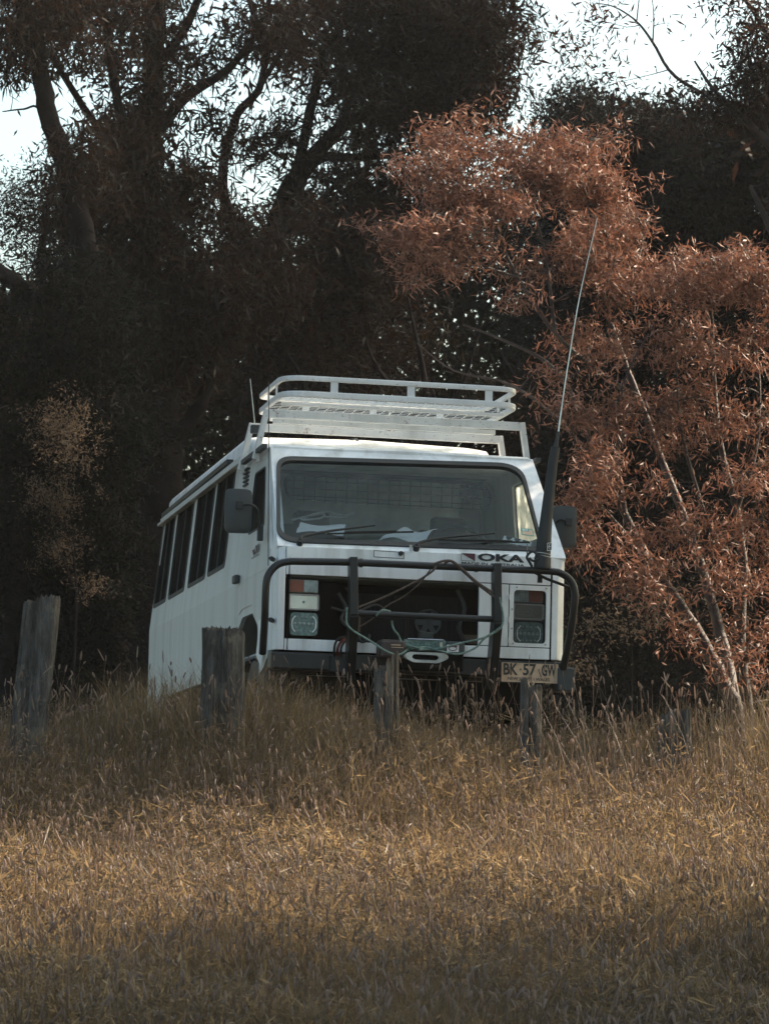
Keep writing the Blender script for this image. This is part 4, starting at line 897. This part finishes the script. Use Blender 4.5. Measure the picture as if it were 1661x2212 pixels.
# copper-leaved gum right of the bus
b0 = gz(1592, 25.2)
A = lambda *s: [s_ for s_ in s]
limbs = [
    [(b0-V((0, 0, .3)), .105), (1590, 1560, 25.2, .0783), (1570, 1490, 25.2, .0609), (1520, 1390, 25.3, .0493), (1465, 1300, 25.4, .0406), (1400, 1210, 25.5, .0348), (1350, 1110, 25.6, .0290), (1290, 1000, 25.8, .0244), (1250, 880, 26, .0203), (1190, 790, 26.2, .0162), (1100, 740, 26.3, .0116), (1000, 700, 26.4, .0070)],
    [(1590, 1560, 25.2, .0638), (1575, 1450, 25.5, .0522), (1545, 1330, 25.8, .0435), (1500, 1180, 26.1, .0377), (1440, 1020, 26.4, .0319), (1380, 860, 26.6, .0278), (1320, 700, 26.8, .0232), (1290, 560, 27, .0174), (1270, 420, 27, .0116), (1275, 300, 27, .0070)],
    [(1380, 860, 26.6, .0232), (1290, 800, 26.6, .0203), (1200, 720, 26.4, .0174), (1120, 600, 26.4, .0145), (1060, 480, 26.6, .0116), (1010, 360, 26.7, .0070), (990, 280, 26.7, .0046)],
    [(1120, 600, 26.4, .0128), (1010, 560, 26.2, .0104), (920, 500, 26.1, .0070), (830, 480, 26, .0046)],
    [(1320, 700, 26.8, .0186), (1370, 580, 26.9, .0139), (1400, 480, 27, .0070)],
    [(1200, 720, 26.4, .0162), (1180, 560, 26.7, .0116), (1150, 420, 26.8, .0081), (1180, 300, 26.8, .0046)],
    [(1465, 1300, 25.4, .0290), (1400, 1280, 25.3, .0174), (1330, 1275, 25.2, .0116), (1260, 1250, 25.1, .0070), (1230, 1190, 25, .0046)],
    [(1400, 1210, 25.5, .0261), (1330, 1130, 25.4, .0174), (1290, 1080, 25.3, .0116), (1250, 1000, 25.2, .0058)],
    [(1350, 1110, 25.6, .0232), (1330, 960, 25.7, .0174), (1350, 820, 25.8, .0116), (1400, 720, 25.9, .0070)],
    [(1290, 1000, 25.8, .0174), (1200, 900, 25.9, .0139), (1100, 830, 26, .0104), (980, 800, 26.1, .0070), (900, 740, 26.1, .0041)],
]
blobs = [(1002, 300, 26.7, 64, 66, .5, 86), (1140, 330, 26.8, 81, 52, .5, 79), (1280, 310, 27, 68, 59, .5, 94), (952, 400, 26.4, 86, 66, .5, 94), (1090, 430, 26.6, 111, 66, .6, 115), (1270, 420, 26.9, 98, 70, .6, 115),
         (892, 485, 26, 60, 35, .4, 50), (1330, 480, 26.9, 73, 66, .5, 94), (1180, 540, 26.7, 129, 61, .6, 108), (1330, 600, 26.9, 73, 61, .5, 72), (982, 530, 26.2, 103, 44, .5, 65), (872, 550, 26, 38, 39, .3, 29),
         (1250, 680, 26.6, 111, 70, .6, 40), (1120, 650, 26.3, 68, 44, .4, 13), (1370, 730, 26.3, 77, 70, .5, 30), (1180, 790, 26.2, 51, 44, .4, 7), (1000, 600, 26.2, 51, 35, .3, 9),
         (1290, 1050, 25.3, 60, 79, .4, 45), (1260, 1180, 25, 60, 66, .4, 45), (1350, 1240, 25.1, 77, 39, .4, 30), (1290, 900, 25.6, 68, 79, .4, 33), (1400, 900, 26, 77, 79, .4, 33), (1400, 1130, 25.5, 60, 52, .4, 13), (1240, 960, 25.3, 30, 96, .3, 27), (1450, 1080, 25.4, 60, 60, .3, 26), (1500, 1180, 25.4, 50, 50, .3, 22), (1420, 1230, 25, 60, 40, .3, 22), (1480, 1330, 25, 40, 40, .3, 14), (1320, 1000, 25.2, 60, 50, .3, 24), (1560, 1420, 24.9, 36, 40, .3, 10), (1530, 1230, 25.2, 40, 40, .3, 14)]
tree('gum_tree', 'leaning gum tree with copper orange leaves right of the bus', 'tree', tuple(b0), limbs, blobs, 22, .064, .078, .0070, .5, m_orange, bark_pale, 40, 'copper leaved gum trees', .95, .006)
b1 = gz(1630, 26.6)
limbs = [
    [(b1-V((0, 0, .3)), .09), (1612, 1560, 26.4, .0696), (1600, 1440, 26.3, .0580), (1598, 1330, 26.3, .0493), (1605, 1230, 26.3, .0406), (1590, 1100, 26.3, .0319), (1560, 980, 26.3, .0261), (1545, 860, 26.4, .0203), (1540, 740, 26.5, .0145), (1535, 620, 26.5, .0070)],
    [(1600, 1440, 26.3, .0406), (1640, 1370, 26.1, .0348), (1690, 1290, 26, .0290), (1730, 1150, 26, .0232), (1740, 900, 26, .0174), (1720, 700, 26, .0087)],
    [(1590, 1100, 26.3, .0261), (1630, 980, 26.3, .0203), (1640, 850, 26.3, .0162), (1630, 700, 26.3, .0104), (1640, 570, 26.3, .0058)],
    [(1605, 1230, 26.3, .0290), (1540, 1150, 26.2, .0203), (1500, 1040, 26.1, .0162), (1470, 920, 26, .0116), (1460, 780, 26, .0070), (1450, 640, 26, .0046)],
]
blobs = [(1450, 590, 26.2, 64, 66, .4, 65), (1530, 640, 26.4, 60, 70, .4, 54), (1620, 600, 26.3, 64, 74, .5, 79), (1700, 650, 26.2, 68, 96, .6, 60), (1460, 720, 26.1, 60, 61, .4, 36), (1560, 760, 26.4, 68, 61, .5, 36), (1650, 780, 26.2, 60, 79, .5, 42),
         (1500, 850, 26.1, 77, 52, .4, 39), (1600, 880, 26.2, 77, 52, .4, 36), (1480, 980, 25.9, 51, 52, .4, 21), (1610, 1000, 26, 68, 61, .4, 27), (1690, 1050, 26, 60, 105, .5, 36), (1560, 1130, 26, 77, 44, .4, 13), (1640, 1260, 26, 43, 52, .4, 13), (1650, 1480, 26.3, 34, 52, .4, 18), (1640, 1150, 25.8, 43, 61, .4, 24), (1650, 1380, 25.9, 38, 52, .4, 20), (1590, 1270, 25.8, 34, 35, .3, 8), (1540, 1330, 25.9, 51, 44, .3, 8), (1530, 1460, 25.8, 25, 35, .3, 5)]
tree('gum_tree', 'upright forked gum tree with copper leaves at the right edge of the photo', 'tree', tuple(b1), limbs, blobs, 22, .064, .078, .0070, .5, m_orange, bark_pale, 50, 'copper leaved gum trees', .95, .006)

# big dark gums at the left and centre
b2 = gz(345, 33.5)
limbs = [
    [(b2-V((0, 0, .3)), .36), (342, 1350, 33.5, .27), (345, 1150, 33.5, .25), (350, 950, 33.5, .23), (335, 760, 33.6, .16), (322, 600, 33.7, .13), (318, 450, 33.8, .12), (325, 300, 33.9, .12), (332, 150, 34, .12), (338, 0, 34, .115), (345, -200, 34, .10)],
    [(350, 950, 33.5, .12), (400, 920, 33.4, .09), (450, 830, 33.3, .07), (480, 700, 33.2, .05), (540, 600, 33.1, .04)],
    [(325, 300, 33.9, .08), (400, 210, 34, .06), (490, 150, 34.1, .045), (560, 60, 34.2, .03), (600, -60, 34.2, .02)],
    [(335, 760, 33.6, .09), (300, 690, 33.5, .08), (290, 560, 33.4, .07), (300, 420, 33.3, .06), (260, 250, 33.3, .05), (230, 60, 33.3, .05), (215, -100, 33.3, .04)],
    [(318, 450, 33.8, .06), (250, 330, 33.8, .05), (180, 230, 33.8, .04), (110, 120, 33.8, .03), (60, 60, 33.8, .018)],
    [(332, 150, 34, .07), (400, 60, 34, .05), (450, -60, 34, .04)],
]
blobs = [(250, 60, 33.5, 110, 90, 1.0, 110), (330, 200, 33.6, 90, 110, .9, 100), (240, 330, 33.5, 90, 90, .9, 130), (320, 420, 33.6, 110, 110, .9, 200), (190, 480, 33.5, 90, 80, .9, 110), (430, 110, 34, 90, 60, .8, 44), (330, 600, 33.3, 130, 120, .9, 230), (190, 620, 33.4, 120, 90, .9, 150),
         (420, 440, 33.9, 60, 110, .6, 40), (560, 60, 34.2, 110, 70, .8, 90), (60, 80, 33.8, 60, 90, .5, 40), (30, 130, 33.8, 40, 60, .4, 30), (480, 640, 33.4, 140, 110, .9, 220), (300, 780, 33.5, 150, 100, 1, 200), (500, 300, 34, 50, 80, .5, 22), (110, 20, 33.8, 80, 40, .5, 40), (560, 480, 33.4, 100, 80, .8, 60), (340, -80, 34, 250, 90, 1, 150)]
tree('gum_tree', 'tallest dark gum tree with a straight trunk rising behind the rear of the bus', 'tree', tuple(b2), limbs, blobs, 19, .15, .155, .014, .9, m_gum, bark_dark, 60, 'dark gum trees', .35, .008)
b3 = gz(540, 36)
limbs = [
    [(b3-V((0, 0, .3)), .22), (545, 1000, 36, .17), (560, 820, 36, .15), (575, 640, 36, .13), (600, 480, 36, .12), (640, 380, 36, .11), (720, 290, 36, .085), (790, 240, 36, .06), (860, 180, 36.1, .045), (930, 120, 36.2, .03), (1010, 60, 36.2, .02), (1080, 40, 36.2, .012)],
    [(600, 480, 36, .08), (680, 350, 36, .06), (760, 340, 36, .05), (840, 335, 36, .035), (900, 320, 36, .02)],
    [(575, 640, 36, .08), (500, 480, 36, .07), (480, 380, 36, .06), (510, 250, 36, .05), (560, 190, 36, .045), (570, 100, 36, .04), (540, 0, 36, .035), (530, -100, 36, .03)],
    [(560, 190, 36, .035), (610, 100, 36, .03), (640, 0, 36, .025), (660, -100, 36, .02)],
    [(640, 380, 36, .07), (670, 240, 36.2, .06), (700, 120, 36.3, .05), (760, 20, 36.4, .04), (790, -100, 36.4, .03)],
    [(720, 290, 36, .05), (800, 140, 36.1, .04), (880, 50, 36.1, .03), (930, -60, 36.1, .02)],
    [(790, 240, 36, .04), (880, 230, 35.8, .03), (960, 200, 35.7, .022), (1050, 150, 35.7, .014), (1110, 100, 35.7, .008)],
]
blobs = [(660, 60, 36.2, 110, 80, 1, 100), (800, 60, 36.2, 130, 80, 1, 230), (930, 60, 36.1, 120, 90, 1, 230), (1020, 60, 36, 90, 60, .8, 140), (1100, 50, 36, 40, 30, .5, 18), (730, 190, 36.1, 110, 50, .9, 70), (880, 160, 36, 140, 80, .9, 210), (1030, 150, 35.8, 90, 70, .8, 150), (820, 270, 36, 140, 50, .8, 120), (960, 250, 35.9, 110, 60, .8, 110), (1030, 240, 35.8, 50, 50, .6, 50), (1010, 190, 35.8, 110, 40, .6, 80),
         (700, 420, 36, 160, 80, .9, 130), (850, 420, 36, 100, 90, .9, 160), (620, 560, 36, 170, 120, 1, 260), (800, 560, 36, 120, 130, 1, 240), (700, 720, 36, 200, 120, 1, 260), (640, 300, 36.2, 80, 50, .7, 45), (560, 340, 36.2, 60, 50, .6, 20), (850, -60, 36, 330, 70, 1, 200)]
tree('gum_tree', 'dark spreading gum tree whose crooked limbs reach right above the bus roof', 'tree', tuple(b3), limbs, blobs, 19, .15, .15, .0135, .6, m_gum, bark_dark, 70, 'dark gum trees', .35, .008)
b4 = gz(230, 31.5)
limbs = [[(b4-V((0, 0, .3)), .26), (225, 1200, 31.5, .2), (215, 950, 31.5, .16), (200, 700, 31.5, .14), (180, 520, 31.5, .13), (150, 380, 31.5, .115), (112, 270, 31.5, .10), (92, 190, 31.5, .095), (75, 100, 31.5, .09), (50, 10, 31.5, .08), (20, -120, 31.5, .06)],
         [(92, 190, 31.5, .05), (60, 110, 31.4, .04), (30, 60, 31.3, .03), (-20, 30, 31.3, .02)],
         [(150, 380, 31.5, .018), (90, 240, 31.45, .014), (50, 235, 31.4, .01), (5, 240, 31.4, .006)], [(75, 100, 31.5, .04), (130, 60, 31.5, .03), (180, 20, 31.5, .02)],
         [(225, 1200, 31.5, .12), (140, 760, 31.2, .10), (60, 640, 31, .09), (0, 590, 31, .085), (-80, 540, 31, .07)]]
blobs = [(30, 40, 31.4, 60, 60, .5, 50), (20, 130, 31.4, 35, 50, .4, 26), (110, 30, 31.5, 60, 40, .5, 40), (170, 50, 31.5, 60, 50, .6, 40), (160, 160, 31.6, 30, 30, .4, 10), (160, 310, 31.5, 35, 40, .4, 26), (60, -60, 31.5, 140, 60, .8, 80), (170, 380, 31.5, 60, 50, .5, 45)]
tree('gum_tree', 'bare leaning dark trunk crossing the patch of sky at the top left', 'tree', tuple(b4), limbs, blobs, 18, .12, .13, .012, 1.0, m_gum, bark_dark, 80, 'dark gum trees', .5, .007)
# feathery wattle at left
b5 = gz(60, 38)
limbs = [[(b5-V((0, 0, .3)), .14), (70, 1100, 38, .11), (80, 800, 38, .08), (90, 560, 38, .05), (110, 380, 38, .02)]]
blobs = [(60, 430, 38, 80, 40, .8, 60), (150, 400, 38.2, 50, 40, .6, 60), (40, 470, 38, 70, 50, .8, 70), (110, 530, 38, 90, 50, .8, 70), (70, 720, 38, 110, 80, .9, 150), (160, 620, 38.2, 90, 90, .9, 170), (30, 570, 38.2, 60, 35, .6, 14), (60, 850, 38, 130, 100, 1, 260), (70, 1000, 38, 130, 120, 1, 260), (60, 1180, 38, 140, 120, 1, 260), (-80, 700, 38, 80, 300, 1, 260)]
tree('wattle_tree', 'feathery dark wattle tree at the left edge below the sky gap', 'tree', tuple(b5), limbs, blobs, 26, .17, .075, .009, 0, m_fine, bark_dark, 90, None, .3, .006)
b5b = gz(20, 30.6)
blobs = [(40, 690, 30.6, 90, 50, .5, 22), (150, 600, 30.8, 70, 60, .5, 44), (220, 700, 30.8, 110, 110, .6, 170), (90, 800, 30.8, 130, 90, .6, 200), (230, 900, 30.8, 100, 120, .6, 200), (60, 980, 30.8, 120, 110, .6, 160), (210, 1100, 30.9, 100, 120, .6, 170), (60, 1180, 30.9, 110, 110, .6, 140), (200, 1300, 30.9, 110, 110, .6, 150), (60, 1380, 30.9, 100, 90, .6, 110), (200, 1440, 30.9, 100, 60, .5, 60)]
tree('wattle_tree', 'dark drooping wattle hiding the foot of the leaning trunk behind the golden shrub', 'tree', tuple(b5b), [[(b5b-V((0, 0, .3)), .12), (40, 1200, 30.8, .10), (110, 900, 30.8, .07), (160, 650, 30.8, .03)]], blobs, 26, .14, .10, .010, .4, m_fine, bark_dark, 95, None, .3, .006)
# golden backlit shrub
b6 = gz(140, 30)
blobs = [(115, 920, 30, 25, 25, .3, 22), (150, 950, 30, 35, 40, .3, 30), (130, 1010, 30.1, 40, 30, .4, 12), (110, 1070, 30, 55, 30, .3, 24), (80, 1090, 30, 40, 20, .3, 14), (140, 1140, 30.1, 40, 40, .4, 12), (110, 1215, 30, 50, 30, .4, 14), (170, 1250, 30, 40, 25, .4, 10), (200, 860, 30.4, 30, 40, .3, 4)]
limbs = [[(b6-V((0, 0, .2)), .02), (165, 1280, 30.2, .012), (135, 1100, 30.2, .008), (125, 930, 30.1, .004)], [(165, 1280, 30.2, .010), (100, 1120, 30.1, .006), (75, 1080, 30, .003)]]
tree('shrub', 'golden brown shrub catching the sun behind the leftmost fence post', 'shrub', tuple(b6), limbs, blobs, 34, .06, .042, .005, 0, m_gold, bark_dark, 100, None, .6, .004)
# dense dark cypresses behind the copper gum
for k, (uc, vt, Yd, w, lab) in enumerate(((1240, 215, 43, 105, 'dense dark cypress whose rounded top stands against the sky above the copper gum'), (1375, 255, 44, 105, 'dark cypress with a dim top between two others at the upper right'), (1490, 262, 42.5, 110, 'dark cypress behind the thin bare branches at the upper right'), (1610, 250, 43.5, 120, 'dark cypress at the upper right edge behind the pale twigs'), (1740, 150, 43, 130, 'dark cypress mostly cut off by the right edge of the photo'))):
    bs = gz(uc, Yd); rnd = random.Random(k+5); blobs = []
    v = vt+35
    while v < 1500:
        t = min(1, (v-vt)/260); hw_ = w*(.35+.65*t)
        for j in range(3): blobs.append((uc+rnd.uniform(-.5, .5)*hw_, v+rnd.uniform(-15, 15), Yd+rnd.uniform(-.5, .5), hw_*.55, 60, .9, 34))
        v += 75
    for j in range(7): blobs.append((uc+rnd.uniform(-.75, .75)*w, vt+28+abs(rnd.gauss(0, 1))*30, Yd+rnd.uniform(-.4, .4), 22, 32, .25, 10))
    limbs = [[(bs-V((0, 0, .3)), .2), (uc, 1100, Yd, .15), (uc, 600, Yd, .09), (uc, vt+60, Yd, .02)]]
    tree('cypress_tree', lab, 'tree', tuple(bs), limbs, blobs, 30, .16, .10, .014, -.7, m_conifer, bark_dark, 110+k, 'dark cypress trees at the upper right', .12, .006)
# airy gum with pale twigs, upper right
b7 = gz(1800, 31)
limbs = [[(b7-V((0, 0, .3)), .2), (1800, 1200, 31, .16), (1790, 700, 31, .13), (1740, 420, 31, .09), (1661, 310, 31, .05), (1590, 240, 31, .03), (1540, 190, 31, .02), (1500, 130, 31, .010)],
         [(1740, 420, 31, .06), (1700, 200, 31, .045), (1660, 80, 31, .03), (1610, 0, 31, .02), (1560, -40, 31, .012)],
         [(1661, 310, 31, .03), (1640, 220, 31, .02), (1620, 120, 31, .012)],
         [(1590, 240, 31, .022), (1460, 165, 31.5, .018), (1410, 90, 31.5, .015), (1375, 45, 31.5, .011), (1330, 15, 31.5, .008), (1290, 5, 31.5, .005)], [(1410, 90, 31.5, .009), (1412, 30, 31.5, .006), (1405, -30, 31.5, .004)],
         [(1375, 45, 31.5, .008), (1380, 0, 31.5, .006), (1385, -50, 31.5, .005)], [(1790, 700, 31, .08), (1700, 560, 31, .05), (1620, 400, 31, .02)]]
blobs = [(1640, 60, 31, 40, 60, .4, 60), (1650, 130, 31, 40, 50, .4, 60), (1600, 170, 31, 50, 30, .4, 26), (1540, 215, 31, 45, 35, .4, 26), (1640, 220, 31, 50, 60, .4, 55), (1560, 260, 31, 70, 45, .4, 36), (1500, 250, 31, 50, 35, .3, 16), (1590, 10, 31, 50, 14, .3, 10), (1310, 60, 31.5, 22, 30, .2, 8), (1245, 115, 31.8, 40, 20, .2, 9), (1330, 125, 31.7, 30, 20, .2, 6), (1290, 12, 31.5, 22, 12, .2, 5), (1440, 30, 31.5, 40, 60, .3, 2), (1750, 250, 31, 70, 250, .8, 150), (1230, 65, 31.8, 20, 25, .3, 5), (1560, 5, 31, 25, 10, .2, 4)]
tree('gum_tree', 'airy gum tree with pale bare twigs against the sky at the top right', 'tree', tuple(b7), limbs, blobs, 15, .10, .10, .010, .6, m_gum, bark_pale, 120, None, .6, .004)
# gold-lit shrub low on the right, behind
b8 = gz(1350, 34)
blobs = [(1330, 1330, 34, 50, 60, .4, 16), (1400, 1380, 34, 40, 60, .4, 14), (1290, 1440, 34, 60, 60, .4, 16), (1420, 1300, 34, 40, 40, .4, 8), (1350, 1260, 34, 60, 40, .4, 8), (1250, 1350, 34, 40, 90, .4, 10), (1500, 1350, 34.2, 60, 100, .4, 10)]
tree('shrub', 'yellow green shrub glinting in the dark gap right of the bus', 'shrub', tuple(b8), [[(b8-V((0, 0, .2)), .02), (1365, 1450, 34, .012), (1350, 1300, 34, .004)]], blobs, 16, .10, .06, .009, 0, m_gold, bark_dark, 130, None, .5, .004)
# dark saplings behind the bus
for k, (u, Yd, vt, lab) in enumerate(((900, 32, 640, 'slender dark sapling with thin twigs directly behind the roof rack'), (1100, 33, 760, 'thin dark sapling behind the big radio aerial'), (640, 33, 760, 'dim sapling with drooping leaves above the rear roof of the bus'))):
    bs = gz(u, Yd); blobs = [(u+random.Random(k*9+j).uniform(-120, 120), vt+60+j*55, Yd, 70, 50, .6, 20) for j in range(9)]
    limbs = [[(bs-V((0, 0, .3)), .07), (u-10, 1000, Yd, .05), (u+20, 850, Yd, .035), (u-20, vt, Yd, .01)], [(u-10, 1000, Yd, .035), (u+90, 850, Yd, .022), (u+140, vt+60, Yd, .008)], [(u+20, 900, Yd, .03), (u-80, 800, Yd, .018), (u-130, vt+40, Yd, .007)]]
    tree('sapling', lab, 'tree', tuple(bs), limbs, blobs, 16, .12, .12, .010, .8, m_wood, bark_dark, 140+k, 'dark saplings behind the bus', .5, .005)
# far wood as one mass
r = np.random.default_rng(5); n = 9500
uu = r.uniform(-700, 3300, n); Yd = r.uniform(46, 56, n)
prof_u = [-700, -200, 0, 120, 250, 420, 560, 700, 900, 1100, 1250, 1680, 1800, 3300]; prof_v = [300, 560, 700, 640, 720, 620, 640, 580, 480, 420, 300, 300, -250, -350]  # out of view on the right the wood is raised to block the sun
vtop = np.interp(uu, prof_u, prof_v)+r.normal(0, 25, n)+35*np.sin(uu*.021); vv = vtop+(1720-vtop)*r.uniform(0, 1, n)
Cw = np.array([tuple(at(a, b, c)) for a, b, c in zip(uu, vv, Yd)]); vs, fs, t = leaves(Cw, 34, .42, .20, .040, .3, 6)
tag(np_mesh('far_wood', vs, fs, m_wood, tint=t), 'dark wood of evergreen trees closing the view behind the bus', 'wood', kind='stuff')
# unseen trees added past both edges to shade the bus, gums and near grass
def shade_tree(x, y, h, wd, lab, seed, mt=m_gum, nb=26, lo=.3):
    rnd = random.Random(seed); base = V((x, y, float(ground_z(x, y)))); root = empty('gum_tree', base); tag(root, lab, 'tree')
    mb = MB(); mb.tube([(0, 0, -.3), (.1, 0, h*.3), (-.1, .1, h*.6), (0, 0, h*.95)], [.22, .17, .10, .02], 9, 4); C = []
    for k in range(nb):
        a = rnd.uniform(0, 6.28); t = rnd.uniform(lo, 1); rad = wd*math.sqrt(max(.08, 1-(2*t-1.25)**2))*rnd.uniform(.3, 1); c = V((math.cos(a)*rad, math.sin(a)*rad, h*t))
        mb.tube([(0, 0, h*t*.7), c*.5+V((0, 0, h*t*.4)), c], [.05, .03, .008], 6, 3)
        for j in range(30): C.append((c.x+rnd.gauss(0, .55), c.y+rnd.gauss(0, .55), c.z+rnd.gauss(0, .4)))
    mb.build('trunk', bark_dark, root, smooth=True); vs, fs, t = leaves(np.array(C), 14, .2, .20, .034, .7, seed); np_mesh('crown', vs, fs, mt, root, tint=t)
SHADE_TREES = [(5.6, 23.3, 9.5, 1.6, 31, 70, 'unseen slim gum added right of the forked copper gum to shade the bus front'), (6.3, 16.0, 8.5, 2.1, 32, 70, 'unseen round gum added on the right to shade the near grass'),
        (6.4, 13.2, 8.5, 2.3, 37, 70, 'unseen round gum added on the right to shade the lowest grass'), (8.2, 37.5, 17, 3.0, 38, 70, 'unseen tall gum added far behind on the right to shade the dark gums'), (10.5, 42.0, 17, 3.2, 39, 60, 'unseen gum added farthest back on the right to keep sun off the dark gums'),
        (6.4, 32.0, 9.0, 2.0, 33, 26, 'unseen leafy gum added behind the slim one to shade the bus roof'), (-7.2, 25.5, 11, 2.6, 34, 40, 'unseen broad gum added left of the bus to shade its side'), (-7.5, 19.0, 9, 2.6, 35, 34, 'unseen gum added on the left by the near grass to shade the bus side'), (-5.9, 31.5, 10, 1.8, 36, 30, 'unseen dark gum left of the feathery wattle')]
for (x, y, h, wd, sd, nb, lab) in SHADE_TREES: shade_tree(x, y, h, wd, lab, sd, nb=nb, lo=.12 if sd == 31 else .3)

# ------------------------------------------------------------------ air between the trees
hm = bpy.data.materials.new('haze'); hm.use_nodes = True; hn = hm.node_tree; hn.nodes.remove(hn.nodes['Principled BSDF'])
pv = hn.nodes.new('ShaderNodeVolumePrincipled'); pv.inputs['Density'].default_value = .0003; pv.inputs['Color'].default_value = (.93, .95, .93, 1); pv.inputs['Anisotropy'].default_value = .3
hn.links.new(pv.outputs[0], hn.nodes['Material Output'].inputs['Volume'])
hz = MB().box((0, 35, 9.5), (242, 190, 21)).build('haze', hm); tag(hz, 'thin pale air between the trees', 'haze', kind='stuff')

# ------------------------------------------------------------------ light
AZ, EL = math.radians(65), math.radians(35)     # azimuth to the right of the view direction, elevation
w = bpy.data.worlds.new('World'); SC.world = w; w.use_nodes = True; nt = w.node_tree
sky = nt.nodes.new('ShaderNodeTexSky'); sky.sky_type = 'NISHITA'; sky.sun_disc = False; sky.sun_elevation = EL; sky.sun_rotation = AZ; sky.air_density = 1.0; sky.dust_density = 5; sky.ozone_density = .6
bg = nt.nodes['Background']; bg.inputs['Strength'].default_value = .15; nt.links.new(mix(nt, 1.0, sky.outputs[0], (.96, 1.03, .92), 'MULTIPLY'), bg.inputs['Color'])
sd = bpy.data.lights.new('sun', 'SUN'); sd.energy = 5.0; sd.angle = math.radians(.5); sd.color = (1, .80, .62)
so = bpy.data.objects.new('sun', sd); COL.objects.link(so)
sdir = V((math.sin(AZ)*math.cos(EL), math.cos(AZ)*math.cos(EL), math.sin(EL))); so.rotation_euler = (-sdir).to_track_quat('-Z', 'Y').to_euler()
SC.view_settings.view_transform = 'Standard'; SC.view_settings.look = 'None'; SC.view_settings.exposure = 1.3; SC.view_settings.gamma = 1
SC.render.engine = 'CYCLES'; SC.cycles.max_bounces = 8; SC.cycles.volume_bounces = 0; SC.cycles.transparent_max_bounces = 12
